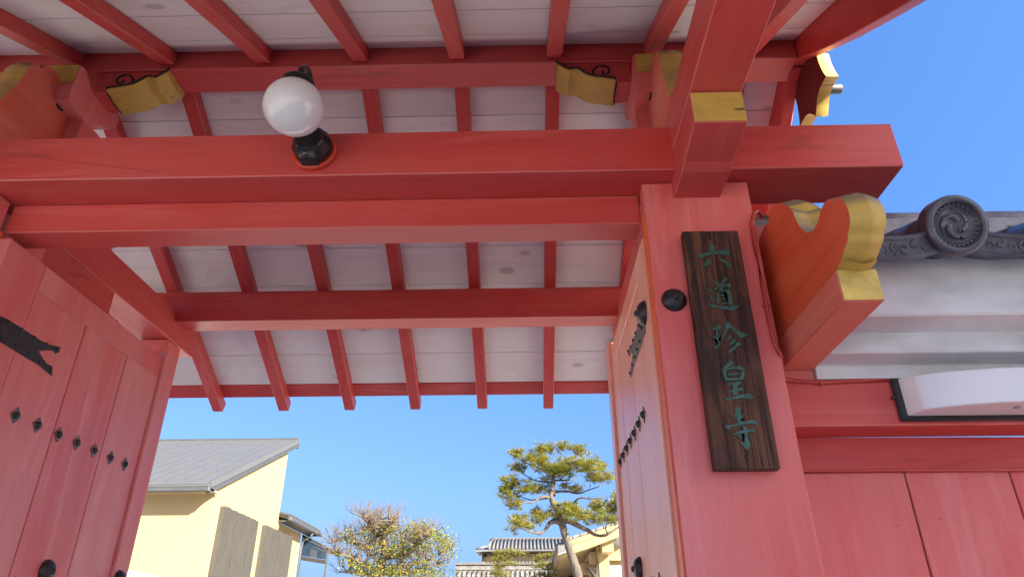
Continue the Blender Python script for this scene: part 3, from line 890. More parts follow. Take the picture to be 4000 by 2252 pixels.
# projecting arm with yellow end and the cloud board standing on it
b = B(); box(b, 0.950, 1.074, 1.862, 2.449, 2.508, 2.6165); arm = obj("projecting_arm", b, RARM, wall, bevel=0.004)
b = B(); box(b, 0.953, 1.071, 1.8585, 1.8615, 2.511, 2.6135); obj("painted_end", b, YELLOW_END, arm, bevel=0.001)
CLOUD = [(2.445, 2.6180), (2.445, 3.02), (2.40, 3.06), (2.33, 3.07), (2.290, 3.060), (2.263, 3.088), (2.238, 3.094), (2.196, 3.082), (2.151, 3.057), (2.111, 3.025), (2.066, 2.971), (2.054, 2.929), (2.030, 2.873), (1.995, 2.833), (1.965, 2.816), (1.930, 2.810), (1.895, 2.820), (1.870, 2.834), (1.850, 2.840), (1.832, 2.840), (1.812, 2.838), (1.797, 2.828), (1.785, 2.812), (1.768, 2.812), (1.748, 2.802), (1.726, 2.778), (1.713, 2.748), (1.712, 2.712), (1.722, 2.688), (1.745, 2.672), (1.758, 2.655), (1.785, 2.642), (1.800, 2.635), (1.820, 2.628), (1.838, 2.621), (1.853, 2.6180)]
b = B(); prism(b, smooth_outline(CLOUD), 'X', 0.953, 1.058, cap=0, side=1, rings=[(0.985, 0.007), (1.0115, 0.0135), (1.0125, 0.0135), (1.035, 0.008)])
soft(obj("cloud_board", b, [RORANGE, YELLOW], wall), 52)

# roof of the wall: round tiles with comma crests, pan tiles with scroll fronts, a layered ridge
SL = 0.33
TILT = Matrix.Rotation(math.radians(17), 3, 'X')


def tilt(bm, c):
    bmesh.ops.rotate(bm, cent=c, matrix=TILT, verts=bm.verts)

TX0, TP = 1.448, 0.425


def comma(bm, c, ang, r0):
    """one raised comma of the threefold crest on a vertical disc"""
    pts, rad = [], []
    for k in range(15):
        t = k/14
        a = ang + t*2.55
        r = r0*(0.36 + 0.52*t**0.8)
        pts.append((c[0] + r*math.cos(a), c[1], c[2] + r*math.sin(a)))
        rad.append(r0*(0.150*(1-t)**0.8 + 0.026))
    tube(bm, pts, rad, 8)
    ball(bm, pts[0], r0*0.185, 12, 8, (1, 0.6, 1))


def round_tile(x):
    yz0 = (1.980, 2.844)
    bb = B()
    tube(bb, [(x, yz0[0]+0.035, yz0[1]+0.002), (x, yz0[0]+0.30, yz0[1]+0.002+0.265*SL)], [0.080, 0.078], 20)
    tube(bb, [(x, yz0[0]+0.29, yz0[1]+0.26*SL), (x, yz0[0]+0.62, yz0[1]+0.585*SL)], [0.081, 0.078], 20)
    rt = obj("round_tile", bb, TILE, wall)
    bb = B(); R = 0.104
    lathe(bb, [(R, -0.050), (R, 0.0), (R*0.985, 0.006), (R*0.80, 0.010), (R*0.77, 0.006), (R*0.755, -0.008), (R*0.10, -0.008)], (x, yz0[0], yz0[1]), (0, -1, 0), 48)
    tilt(bb, (x, yz0[0], yz0[1]))
    dc = obj("crest_disc", bb, TILE, rt)
    bb = B()
    for k in range(28):
        a = 2*math.pi*k/28
        ball(bb, (x + R*0.685*math.cos(a), yz0[0]+0.006, yz0[1] + R*0.685*math.sin(a)), R*0.050, 8, 6)
    for rr in (0.585,):
        tube(bb, [(x + R*rr*math.cos(2*math.pi*k/36), yz0[0]+0.008, yz0[1] + R*rr*math.sin(2*math.pi*k/36)) for k in range(37)], R*0.018, 6)
    for k in range(3):
        comma(bb, (x, yz0[0]+0.008, yz0[1]), math.radians(75 + 120*k), R*0.60)
    tilt(bb, (x, yz0[0], yz0[1]))
    obj("crest_relief", bb, TILE, dc)
    return rt


def pan_tile(xc):
    bb = B()
    N = 18
    def sag(u):
        return 0.055*(u*u)          # u in -1..1, lowest in the middle
    half = TP/2 + 0.004
    zf = 2.742
    rows = []
    for k in range(N+1):
        u = -1 + 2*k/N
        x = xc + u*half
        z0 = zf + sag(u)
        rows.append([(x, 2.020, z0 - 0.006), (x, 2.014, z0 + 0.006), (x, 2.018, z0 + 0.010), (x, 2.002, z0 + 0.056), (x, 1.996, z0 + 0.060), (x, 1.993, z0 + 0.070), (x, 2.020, z0 + 0.080),
                     (x, 2.62, z0 + 0.076 + 0.59*SL), (x, 2.62, z0 + 0.056 + 0.59*SL), (x, 2.030, z0 + 0.010), (x, 2.030, z0 - 0.006)])
    vs = [[bb.verts.new(p) for p in r] for r in rows]
    m = len(rows[0])
    for ra, rb2 in zip(vs, vs[1:]):
        for i in range(m):
            bb.faces.new((ra[i], ra[(i+1) % m], rb2[(i+1) % m], rb2[i]))
    bb.faces.new(vs[0]); bb.faces.new(list(reversed(vs[-1])))
    pt = obj("pan_tile", bb, TILE, wall)
    bb = B()
    zc = zf + 0.034
    def curl(cx, cz, r, a0, turns, sgn):
        pts = []
        for k in range(13):
            t = k/12
            a = a0 + sgn*t*turns*2*math.pi
            rr = r*(1 - 0.6*t)
            pts.append((cx + rr*math.cos(a), 2.009 - 0.35*(cz + rr*math.sin(a) - zc - sag((cx-xc)/half)), cz + rr*math.sin(a)))
        tube(bb, pts, 0.0028, 6)
    curl(xc, zc, 0.021, -1.57, 0.95, 1)
    curl(xc, zc, 0.012, 1.57, 0.9, 1)
    for sgn in (-1, 1):
        for q, (dx, r) in enumerate(((0.036, 0.017), (0.070, 0.016), (0.104, 0.014), (0.134, 0.011))):
            u = dx/half
            curl(xc + sgn*dx, zc + sag(u) + (0.004 if q % 2 else -0.004), r, 1.2 if q % 2 else -1.2, 0.8, sgn if q % 2 else -sgn)
        pts = [(xc + sgn*(0.03+0.012*k), 2.009, zc + sag((0.03+0.012*k)/half) + 0.007*math.sin(k*1.1)) for k in range(12)]
        tube(bb, pts, 0.0024, 6)
    obj("scroll_relief", bb, TILE, pt)
    return pt


r0 = round_tile(TX0)
p0 = pan_tile(TX0 - TP/2)


def clone(src, dx):
    o = put(src, _world(src) + Vector((dx, 0, 0)), wall)
    for ch in [c for c in src.children]:
        c2 = put(ch, _world(ch) + Vector((dx, 0, 0)), o)
        for g2 in list(ch.children):
            put(g2, _world(g2) + Vector((dx, 0, 0)), c2)
    return o


for k in range(1, 9):
    clone(r0, TP*k)
for k in range(1, 9):
    clone(p0, TP*k)
for lay, (z0, z1, yf) in enumerate(((3.000, 3.118, 2.550), (3.121, 3.178, 2.565), (3.181, 3.222, 2.585), (3.225, 3.274, 2.600))):
    x = 1.10 - 0.12*lay
    while x < 5.1:
        w = 0.42 + random.uniform(-.03, .03)
        b = B(); box(b, x+0.002, x+w-0.002, yf+random.uniform(-.003, .003), 2.86, z0, z1+random.uniform(-.002, .001)); obj("ridge_tile", b, TILE_PALE, wall, bevel=0.004)
        x += w
x = 1.06
while x < 5.0:
    b = B(); tube(b, [(x, 2.70, 3.262), (x+0.50, 2.70, 3.262)], 0.088, 20); obj("ridge_cap_tile", b, TILE_PALE, wall)
    x += 0.503

# little weed growing on the wall ridge
b = B()
for k in range(9):
    a = random.uniform(0, 6.28); ln = random.uniform(0.02, 0.05)
    c = (1.60 + random.uniform(-.02, .02), 2.68, 3.346)
    tube(b, [c, (c[0]+math.cos(a)*ln*.5, c[1]+math.sin(a)*ln*.4, c[2]+ln*.6), (c[0]+math.cos(a)*ln*1.2, c[1]+math.sin(a)*ln*.8, c[2]+ln*.5)], [0.0022, 0.002, 0.001], 5)
tag(obj("weed", b, NEEDLE_DULL), "tiny weed sprouting from the ridge of the tiled side wall", "plant")

# ================================================================ long lamp on the side wall
wl_ = thing("wall_lamp", "long white lamp in a black frame on the side wall beam", "lamp", (1.74, 2.45, 2.31))
LX0, LX1 = 1.342, 2.190
b = B()
box(b, LX0, LX1, 2.432, 2.4495, 2.308, 2.482)
obj("frame", b, BLACK_PLASTIC, wl_, bevel=0.006)
b = B()
N = 24
lo_o, hi_o, lo_f, hi_f = [], [], [], []
for k in range(N+1):
    u = k/N
    x = LX0+0.026 + (LX1-LX0-0.052)*u
    d = 0.066 + 0.084*math.sin(math.pi*u)**0.85
    xi = x + 0.024*(1-2*u)**3
    lo_o.append(b.verts.new((x, 2.4315, 2.326)))
    hi_o.append(b.verts.new((x, 2.4315, 2.466)))
    lo_f.append(b.verts.new((xi, 2.4315-d, 2.329)))
    hi_f.append(b.verts.new((xi, 2.4315-d*0.93, 2.456)))
for k in range(N):
    b.faces.new((lo_o[k], lo_o[k+1], lo_f[k+1], lo_f[k]))
    b.faces.new((lo_f[k], lo_f[k+1], hi_f[k+1], hi_f[k]))
    b.faces.new((hi_f[k], hi_f[k+1], hi_o[k+1], hi_o[k]))
for k in (0, N):
    b.faces.new((lo_o[k], lo_f[k], hi_f[k], hi_o[k]))
df = soft(obj("diffuser", b, DIFFUSER, wl_, bevel=0.004), 30)
b = B(); lathe(b, [(0.014, 0), (0.012, 0.003), (0.005, 0.003)], (1.70, 2.345, 2.3280), (0, 0, -1), 18); obj("fixing_screw", b, STONE, df)
b = B(); box(b, LX0-0.010, LX0+0.002, 2.436, 2.446, 2.392, 2.402); obj("frame_clip", b, BLACK_PLASTIC, wl_)

# ================================================================ red conduit
b = B()
tube(b, [(0.952, 2.335, 3.12), (0.930, 2.300, 3.125), (0.905, 2.284, 3.105), (0.888, 2.289, 3.060), (0.885, 2.291, 2.95), (0.886, 2.291, 2.80), (0.885, 2.291, 2.65), (0.889, 2.291, 2.555), (0.902, 2.294, 2.515), (0.925, 2.36, 2.488), (0.945, 2.440, 2.474), (1.00, 2.442, 2.465), (1.10, 2.443, 2.459), (1.20, 2.443, 2.463), (1.345, 2.443, 2.468)], 0.0075, 10)
for z in (2.70,):
    box(b, 0.872, 0.899, 2.2815, 2.2995, z, z+0.006)
box(b, 1.085, 1.093, 2.434, 2.450, 2.446, 2.468)
tag(obj("conduit", b, CONDUIT), "red painted cable running down the pillar edge to the long wall lamp", "cable")


# ================================================================ the court beyond the gate
def pydata(name, verts, faces, mats, parent=None, kind=None):
    me = bpy.data.meshes.new(name)
    me.from_pydata(verts, [], faces)
    me.update()
    return finish(name, me, mats, parent, False, kind)


rnd = random.Random(5)


def needles(verts, faces, c, r, n, length, up=0.45):
    """one tuft: thin blades bursting out of a shoot"""
    cx, cy, cz = c
    for _ in range(n):
        a = rnd.uniform(0, 2*math.pi)
        e = rnd.uniform(-0.55, 1.0)
        d = Vector((math.cos(a)*math.cos(e), math.sin(a)*math.cos(e), math.sin(e)*0.8 + up*0.5)).normalized()
        w = Vector((-d.y, d.x, 0.0))
        if w.length < 1e-3:
            w = Vector((1, 0, 0))
        w = (w.normalized() + Vector((0, 0, rnd.uniform(-.6, .6)))).normalized()*(0.0052*length/0.11)
        p = Vector((cx, cy, cz)) + d*rnd.uniform(0.0, r)
        q = p + d*length*rnd.uniform(0.7, 1.15) - Vector((0, 0, length*0.10))
        i = len(verts)
        verts.extend((tuple(p-w), tuple(p+w), tuple(q)))
        faces.append((i, i+1, i+2))


# ---------------------------------------------------------------- clipped garden pine
PINE_Y = 14.0
PINE_PADS = [(-0.21, 5.14, 0.17, 0.12), (0.26, 5.08, 0.14, 0.12), (0.49, 5.17, 0.12, 0.09), (0.7, 5.17, 0.14, 0.09), (0.97, 5.23, 0.14, 0.1), (1.14, 5.13, 0.15, 0.14), (0.1, 4.96, 0.25, 0.14), (-0.17, 4.84, 0.19, 0.12), (0.28, 4.78, 0.25, 0.17), (-0.33, 4.51, 0.23, 0.15), (-0.43, 4.32, 0.17, 0.19), (-0.26, 4.13, 0.19, 0.15), (-0.0, 4.38, 0.25, 0.17), (0.35, 4.43, 0.23, 0.15), (0.43, 4.66, 0.19, 0.14), (0.71, 4.74, 0.23, 0.14), (0.99, 4.79, 0.27, 0.17), (1.29, 4.69, 0.25, 0.16), (1.54, 4.85, 0.12, 0.1), (1.6, 4.58, 0.17, 0.11), (1.38, 4.56, 0.17, 0.1), (0.78, 4.66, 0.23, 0.12), (0.97, 4.36, 0.21, 0.05), (0.72, 4.45, 0.12, 0.06), (0.18, 3.95, 0.15, 0.1), (-0.18, 3.8, 0.21, 0.11), (-0.24, 3.62, 0.16, 0.13), (0.26, 3.8, 0.19, 0.14), (0.53, 3.94, 0.17, 0.12), (0.77, 3.92, 0.23, 0.14), (0.9, 3.83, 0.27, 0.14), (1.21, 3.83, 0.29, 0.15), (1.41, 4.1, 0.21, 0.14), (1.64, 3.99, 0.19, 0.19), (1.51, 3.77, 0.23, 0.14), (1.74, 4.16, 0.12, 0.15), (1.71, 3.73, 0.12, 0.09), (1.94, 4.03, 0.17, 0.17), (1.94, 3.79, 0.15, 0.12), (-0.01, 3.62, 0.12, 0.08)]
PINE_LIMBS = [[(0.97, 2.49, 0.106), (0.94, 2.69, 0.102), (0.89, 2.91, 0.099), (0.83, 3.08, 0.095), (0.77, 3.31, 0.089), (0.7, 3.52, 0.085), (0.66, 3.74, 0.085), (0.6, 3.89, 0.073), (0.56, 4.0, 0.07), (0.49, 4.11, 0.066), (0.45, 4.22, 0.058), (0.5, 4.36, 0.05), (0.53, 4.49, 0.044), (0.53, 4.64, 0.039), (0.58, 4.78, 0.035), (0.68, 4.9, 0.031), (0.8, 4.94, 0.027), (0.92, 4.98, 0.017), (1.06, 5.02, 0.012)], [(0.66, 3.72, 0.073), (0.52, 3.75, 0.066), (0.42, 3.7, 0.05), (0.33, 3.57, 0.035), (0.25, 3.5, 0.029), (0.14, 3.5, 0.023), (0.0, 3.53, 0.019), (-0.11, 3.57, 0.014), (-0.24, 3.6, 0.008)], [(0.22, 3.5, 0.019), (0.12, 3.57, 0.017), (0.08, 3.66, 0.014), (0.01, 3.69, 0.012), (-0.11, 3.73, 0.008), (-0.2, 3.78, 0.006)], [(0.69, 3.78, 0.073), (0.84, 3.74, 0.062), (1.01, 3.66, 0.054), (1.18, 3.59, 0.046), (1.28, 3.53, 0.037), (1.41, 3.5, 0.033), (1.53, 3.52, 0.031), (1.65, 3.59, 0.027), (1.82, 3.7, 0.019), (1.94, 3.8, 0.012)], [(1.53, 3.52, 0.017), (1.51, 3.63, 0.014), (1.56, 3.73, 0.01), (1.55, 3.84, 0.006)], [(0.53, 4.09, 0.05), (0.61, 4.05, 0.037), (0.72, 4.04, 0.029), (0.84, 4.02, 0.025), (0.91, 4.07, 0.023), (0.97, 4.12, 0.021), (1.07, 4.13, 0.019), (1.18, 4.09, 0.015), (1.32, 4.09, 0.012), (1.45, 4.1, 0.008)], [(0.52, 4.24, 0.043), (0.54, 4.31, 0.039), (0.65, 4.33, 0.029), (0.83, 4.33, 0.025), (0.98, 4.3, 0.021), (1.1, 4.32, 0.017), (1.22, 4.38, 0.015), (1.34, 4.42, 0.012), (1.46, 4.47, 0.01), (1.6, 4.54, 0.006)], [(1.24, 4.39, 0.01), (1.27, 4.48, 0.008), (1.32, 4.56, 0.006)], [(0.45, 4.19, 0.039), (0.34, 4.2, 0.029), (0.24, 4.17, 0.023), (0.15, 4.09, 0.021), (0.05, 4.05, 0.017), (-0.06, 4.05, 0.014), (-0.24, 4.1, 0.008)], [(0.42, 4.19, 0.023), (0.23, 4.18, 0.017), (0.05, 4.19, 0.014), (-0.08, 4.25, 0.01), (-0.29, 4.34, 0.006)], [(0.52, 4.49, 0.027), (0.35, 4.51, 0.019), (0.16, 4.55, 0.015), (0.06, 4.61, 0.012), (-0.08, 4.71, 0.01), (-0.17, 4.82, 0.006)], [(0.55, 4.74, 0.025), (0.42, 4.9, 0.017), (0.36, 5.0, 0.014), (0.28, 5.08, 0.008)], [(0.53, 4.6, 0.019), (0.28, 4.78, 0.015), (0.02, 4.92, 0.014), (-0.09, 4.99, 0.012), (-0.21, 5.1, 0.008)], [(0.8, 4.94, 0.015), (0.74, 5.0, 0.012), (0.66, 5.05, 0.01), (0.56, 5.13, 0.006)], [(0.58, 4.53, 0.023), (0.74, 4.56, 0.017), (0.88, 4.6, 0.012), (1.06, 4.68, 0.008)], [(0.74, 4.47, 0.012), (0.88, 4.52, 0.01), (0.98, 4.64, 0.006)], [(0.79, 3.92, 0.027), (0.94, 3.89, 0.017), (1.11, 3.83, 0.014), (1.28, 3.81, 0.008)], [(1.35, 3.99, 0.019), (1.46, 4.0, 0.015), (1.52, 4.07, 0.012), (1.47, 4.12, 0.006)]]
TREE_LIMBS = [[(-3.66, 2.65, 0.112), (-3.68, 3.09, 0.104), (-3.66, 3.23, 0.098), (-3.62, 3.38, 0.092), (-3.57, 3.52, 0.086), (-3.54, 3.67, 0.082), (-3.54, 3.8, 0.074), (-3.59, 3.92, 0.067), (-3.62, 3.98, 0.06)], [(-3.62, 3.96, 0.051), (-3.73, 4.04, 0.039), (-3.86, 4.15, 0.033), (-3.94, 4.22, 0.027), (-4.02, 4.22, 0.021), (-4.14, 4.24, 0.012), (-4.27, 4.28, 0.006)], [(-3.94, 4.18, 0.024), (-3.94, 4.29, 0.021), (-3.96, 4.34, 0.03), (-3.99, 4.35, 0.015)], [(-3.62, 3.96, 0.045), (-3.66, 4.09, 0.033), (-3.67, 4.22, 0.03), (-3.69, 4.3, 0.039), (-3.73, 4.34, 0.033)], [(-3.61, 3.96, 0.042), (-3.56, 4.09, 0.036), (-3.51, 4.19, 0.033), (-3.39, 4.23, 0.024), (-3.29, 4.3, 0.018)], [(-3.56, 3.73, 0.06), (-3.74, 3.92, 0.051), (-3.81, 4.04, 0.045), (-3.9, 4.11, 0.027)], [(-3.62, 3.38, 0.067), (-3.81, 3.56, 0.045), (-3.94, 3.67, 0.042), (-4.03, 3.74, 0.027), (-4.22, 3.81, 0.021), (-4.47, 3.9, 0.018), (-4.56, 3.9, 0.024), (-4.68, 3.84, 0.009)], [(-3.59, 3.45, 0.06), (-3.45, 3.64, 0.051), (-3.34, 3.75, 0.045), (-3.2, 3.88, 0.039), (-3.03, 3.99, 0.033), (-2.87, 4.07, 0.03), (-2.72, 4.11, 0.021), (-2.58, 4.2, 0.012)], [(-3.57, 3.49, 0.054), (-3.29, 3.52, 0.039), (-3.01, 3.52, 0.033), (-2.84, 3.64, 0.027), (-2.67, 3.74, 0.021), (-2.5, 3.83, 0.015), (-2.33, 3.91, 0.009)], [(-3.64, 3.25, 0.06), (-3.35, 3.29, 0.045), (-3.06, 3.34, 0.039), (-2.77, 3.42, 0.03), (-2.48, 3.51, 0.021), (-2.27, 3.64, 0.012)], [(-3.69, 3.18, 0.06), (-3.96, 3.32, 0.039), (-4.22, 3.48, 0.03), (-4.43, 3.55, 0.021), (-4.55, 3.54, 0.009)], [(-3.7, 3.11, 0.054), (-3.98, 3.17, 0.036), (-4.22, 3.24, 0.027), (-4.48, 3.24, 0.021), (-4.65, 3.27, 0.012)], [(-3.67, 3.15, 0.054), (-3.26, 3.15, 0.042), (-2.9, 3.19, 0.033), (-2.54, 3.25, 0.024), (-2.18, 3.33, 0.015)]]
TREE_LEAVES = [(-3.23, 3.72, 0.45, 0.21), (-2.87, 3.83, 0.3, 0.16), (-4.08, 4.05, 0.39, 0.13), (-3.34, 4.12, 0.3, 0.13), (-2.51, 4.07, 0.3, 0.15), (-2.13, 3.91, 0.3, 0.22), (-3.27, 3.2, 0.49, 0.13), (-4.0, 3.21, 0.24, 0.15), (-2.47, 3.34, 0.45, 0.16), (-2.9, 3.15, 0.6, 0.09), (-3.75, 3.73, 0.18, 0.1), (-4.21, 3.84, 0.18, 0.09), (-4.48, 3.57, 0.19, 0.09), (-2.74, 4.17, 0.37, 0.13), (-1.98, 3.72, 0.18, 0.24), (-3.15, 3.61, 0.22, 0.1), (-4.24, 3.39, 0.3, 0.13), (-2.32, 3.15, 0.45, 0.09), (-3.64, 3.32, 0.37, 0.13), (-2.57, 3.8, 0.37, 0.24)]

pine = thing("pine_tree", "tall clipped garden pine with layered needle pads and a leaning scaly trunk", "tree", (0.8, PINE_Y, 0), "pines in the temple court")
b = B()
t0 = PINE_LIMBS[0]
def depth_of(i, k, n):
    ph = (0.0, -0.35, -0.55, 0.45, 0.40, -0.5, 0.35, 0.5, -0.4, 0.4, 0.3, -0.3, 0.45, -0.25, 0.5, 0.4, -0.6, -0.7)[i % 18]
    return PINE_Y + ph*(k/max(1, n-1))
low = [(t0[0][0]+0.36, PINE_Y, 0.0, 0.15), (t0[0][0]+0.20, PINE_Y, 1.2, 0.11)]
pts = [(x, y, z) for x, y, z, r in low] + [(x + rnd.uniform(-.008, .008), PINE_Y, z) for x, z, r in t0]
tube(b, pts, [r for _, _, _, r in low] + [r*0.86 for _, _, r in t0], 14)
obj("trunk", b, BARK, pine)
for i, lb in enumerate(PINE_LIMBS[1:], 1):
    b = B()
    tube(b, [(x, depth_of(i, k, len(lb)), z) for k, (x, z, r) in enumerate(lb)], [r*0.88 for _, _, r in lb], 9)
    obj("branch", b, BARK, pine)
V, Fc = [], []
for x, z, rx, rz in PINE_PADS:
    dy = rnd.uniform(-0.35, 0.35)
    n = max(9, int(1250*rx*(rz+0.04)))
    for _ in range(n):
        u, v, w = rnd.gauss(0, 0.50), rnd.gauss(0, 0.5), rnd.uniform(-1, 1)
        if u*u + v*v + w*w > 1.5:
            continue
        c = (x + u*rx, PINE_Y + dy + w*max(rx, 0.18), z + v*rz)
        needles(V, Fc, c, 0.02, rnd.randint(20, 30), rnd.uniform(0.09, 0.16))
pydata("crown", V, Fc, NEEDLE, pine)
b = B()
for x, z, rx, rz in PINE_PADS:
    for _ in range(4):
        a = (x + rnd.uniform(-.7, .7)*rx, PINE_Y + rnd.uniform(-.25, .25), z - rz*rnd.uniform(.2, .9))
        c = (a[0] + rnd.uniform(-.12, .12), a[1] + rnd.uniform(-.1, .1), a[2] + rnd.uniform(.06, .14))
        m = ((a[0]+c[0])/2 + rnd.uniform(-.03, .03), (a[1]+c[1])/2, (a[2]+c[2])/2 - .01)
        tube(b, [a, m, c], [0.009, 0.006, 0.003], 5)
obj("twigs", b, BARK, pine, kind="stuff")

# ---------------------------------------------------------------- pollarded tree with climbing leaves
TREE_Y = 18.0
tree = thing("bare_tree", "spreading pollarded tree, nearly bare, with sparse yellow green leaves and wispy twigs", "tree", (-3.6, TREE_Y, 0))
b = B()
t0 = TREE_LIMBS[0]
tube(b, [(-3.70, TREE_Y, 0.0), (-3.72, TREE_Y, 1.2), (-3.70, TREE_Y, 2.2)] + [(x, TREE_Y, z) for x, z, r in t0], [0.24, 0.17, 0.14] + [r for _, _, r in t0], 12)
obj("trunk", b, PALE_BARK, tree)
twv = B()
tips = []
for i, lb in enumerate(TREE_LIMBS[1:], 1):
    b = B()
    sgn = 1 if i % 2 else -1
    dep = 0.5*sgn*(1 + (i % 3)*0.4)
    pts = [(x, TREE_Y + dep*(k/max(1, len(lb)-1)), z) for k, (x, z, r) in enumerate(lb)]
    tube(b, pts, [max(r*0.85, 0.006) for _, _, r in lb], 8)
    obj("branch", b, PALE_BARK, tree)
    tips.append(pts)
    # side shoots ending in knuckles that throw up thin twigs
    for k in range(1, len(pts)):
        for _ in range(9):
            p = Vector(pts[k])
            d = Vector((rnd.uniform(-1, 1), rnd.uniform(-1, 1), rnd.uniform(-0.1, 0.9))).normalized()
            ln = rnd.uniform(0.15, 0.45)
            q = p + d*ln*0.55 + Vector((rnd.uniform(-.04, .04), 0, rnd.uniform(-.04, .04)))
            e = p + d*ln
            tube(twv, [p, q, e], [0.014, 0.011, 0.008], 5)
            for _ in range(5):
                t = (Vector((rnd.gauss(0, .45), rnd.gauss(0, .45), rnd.uniform(0.1, 1.0))) + d*0.5).normalized()*rnd.uniform(0.12, 0.42)
                tube(twv, [e, e + t*0.5 + Vector((rnd.uniform(-.02, .02), 0, .01)), e + t], [0.0045, 0.003, 0.0015], 4, cap=False)
obj("twigs", twv, TWIG, tree, kind="stuff")
V, Fc = [], []
for x, z, rx, rz in TREE_LEAVES:
    for _ in range(int(4200*rx*(rz+0.06)) + 14):
        u, v = rnd.gauss(0, 0.55), rnd.gauss(0, 0.55)
        c = Vector((x + u*rx, TREE_Y + rnd.uniform(-0.9, 0.9), z + v*rz))
        d = Vector((rnd.uniform(-1, 1), rnd.uniform(-1, 1), rnd.uniform(-1, .4))).normalized()
        w = d.cross(Vector((rnd.uniform(-1, 1), rnd.uniform(-1, 1), rnd.uniform(-1, 1)))).normalized()
        s = rnd.uniform(0.020, 0.042)
        i = len(V)
        V.extend((tuple(c), tuple(c + d*s + w*s*0.55), tuple(c + d*2*s), tuple(c + d*s - w*s*0.55)))
        Fc.append((i, i+1, i+2, i+3))
for x, z in ((-2.60, 4.36), (-2.45, 4.30), (-2.30, 4.22), (-1.80, 3.95), (-1.78, 3.80), (-1.85, 3.62), (-3.25, 4.42), (-3.0, 4.45), (-2.1, 4.1)):
    for k in range(5):
        c = Vector((x + rnd.uniform(-.05, .05), TREE_Y, z + k*0.045))
        d = Vector((rnd.uniform(-1, 1), rnd.uniform(-.5, .5), rnd.uniform(-.6, .6))).normalized(); w = d.orthogonal().normalized(); s = 0.022
        i = len(V)
        V.extend((tuple(c), tuple(c + d*s + w*s*0.55), tuple(c + d*2*s), tuple(c + d*s - w*s*0.55)))
        Fc.append((i, i+1, i+2, i+3))
pydata("leaves", V, Fc, LEAF, tree)


# ---------------------------------------------------------------- two young pines before the tiled roof
def small_pine(label, x, y, trunk_top, pads):
    t = thing("pine_tree", label, "tree", (x, y, 0), "pines in the temple court")
    bb = B(); tube(bb, [(x, y, 0), (x+0.06, y, 1.6), (x-0.05, y, 3.2), (x+0.02, y, trunk_top)], [0.13, 0.10, 0.07, 0.02], 9)
    obj("trunk", bb, BARK, t)
    bb = B(); V, Fc = [], []
    for px, pz, rx, rz in pads:
        tube(bb, [(x, y, pz - rz*1.2), ((x+px)/2, y, pz - rz*0.5), (px, y, pz)], [0.03, 0.02, 0.008], 6)
        for _ in range(int(46 + 200*rx*rz*6)):
            u, v, w = rnd.gauss(0, .5), rnd.gauss(0, .5), rnd.uniform(-1, 1)
            needles(V, Fc, (px + u*rx, y + w*rx*0.8, pz + v*rz), 0.02, 14, rnd.uniform(0.09, 0.15), 0.8)
    obj("branches", bb, BARK, t)
    pydata("crown", V, Fc, NEEDLE_DULL, t)


small_pine("young pine before the long grey tile roof, left of the big pine trunk", -1.32, 32.0, 5.3,
           [(-1.25, 5.20, 0.25, 0.14), (-0.75, 5.22, 0.35, 0.16), (-0.35, 5.14, 0.30, 0.13), (-1.45, 4.95, 0.22, 0.13), (-1.05, 4.95, 0.30, 0.15), (-1.30, 4.65, 0.30, 0.16), (-0.75, 4.74, 0.30, 0.09), (-1.45, 4.35, 0.28, 0.14), (-1.1, 4.35, 0.32, 0.16), (-1.30, 4.05, 0.4, 0.16)])
small_pine("thin young pine just left of the gabled hall eave", 0.85, 32.6, 5.0,
           [(0.55, 5.10, 0.28, 0.09), (0.95, 5.15, 0.28, 0.09), (0.40, 4.93, 0.20, 0.07), (0.75, 4.78, 0.35, 0.09), (0.40, 4.68, 0.28, 0.10), (0.95, 4.62, 0.28, 0.10), (0.55, 4.35, 0.30, 0.09), (1.05, 4.30, 0.32, 0.08), (0.3, 4.2, 0.28, 0.08), (0.8, 4.05, 0.35, 0.10)])

# ---------------------------------------------------------------- yellow house
SEAM = flat_mat("roof_seam_metal", (0.085, 0.086, 0.086), 0.5, var=0.1)
house = thing("yellow_house", "pale yellow rendered house with grey metal shed roof and wooden louvres", "house", (-12, 23, 0))
GX = -8.87
def zr(y):
    return 5.72 + 0.445*(y - 19.75)
b = B(); prism(b, [(19.75, 0), (25.30, 0), (25.30, zr(25.30)), (19.75, zr(19.75))], 'X', -17.0, GX); obj("wall", b, CREAM_WALL, house)
b = B(); prism(b, [(25.303, 0), (28.10, 0), (28.10, 5.52), (25.303, 5.52)], 'X', -15.0, GX-0.004); obj("wall", b, CREAM_WALL, house)
b = B(); box(b, -17.02, GX+0.03, 19.72, 28.13, 0.0, 0.55); obj("footing", b, STONE, house)
b = B(); prism(b, [(19.22, zr(19.22)+0.03), (25.95, zr(25.95)+0.03), (25.95, zr(25.95)+0.17), (19.22, zr(19.22)+0.17)], 'X', -17.2, GX+0.10)
roof = obj("roof", b, METAL_ROOF, house)
x = GX + 0.02
while x > -16.9:
    b = B(); prism(b, [(19.25, zr(19.25)+0.171), (25.93, zr(25.93)+0.171), (25.93, zr(25.93)+0.195), (19.25, zr(19.25)+0.195)], 'X', x-0.012, x+0.012); obj("roof_seam", b, SEAM, roof)
    x -= 0.42
b = B(); box(b, -17.2, GX+0.12, 25.90, 26.08, zr(25.95)-0.16, zr(25.95)+0.23); obj("ridge_capping", b, GUTTER, roof, bevel=0.02)
b = B(); prism(b, [(19.20, zr(19.20)-0.13), (25.95, zr(25.95)-0.13), (25.95, zr(25.95)+0.02), (19.20, zr(19.20)+0.02)], 'X', GX+0.02, GX+0.13); obj("verge_board", b, GUTTER, roof)
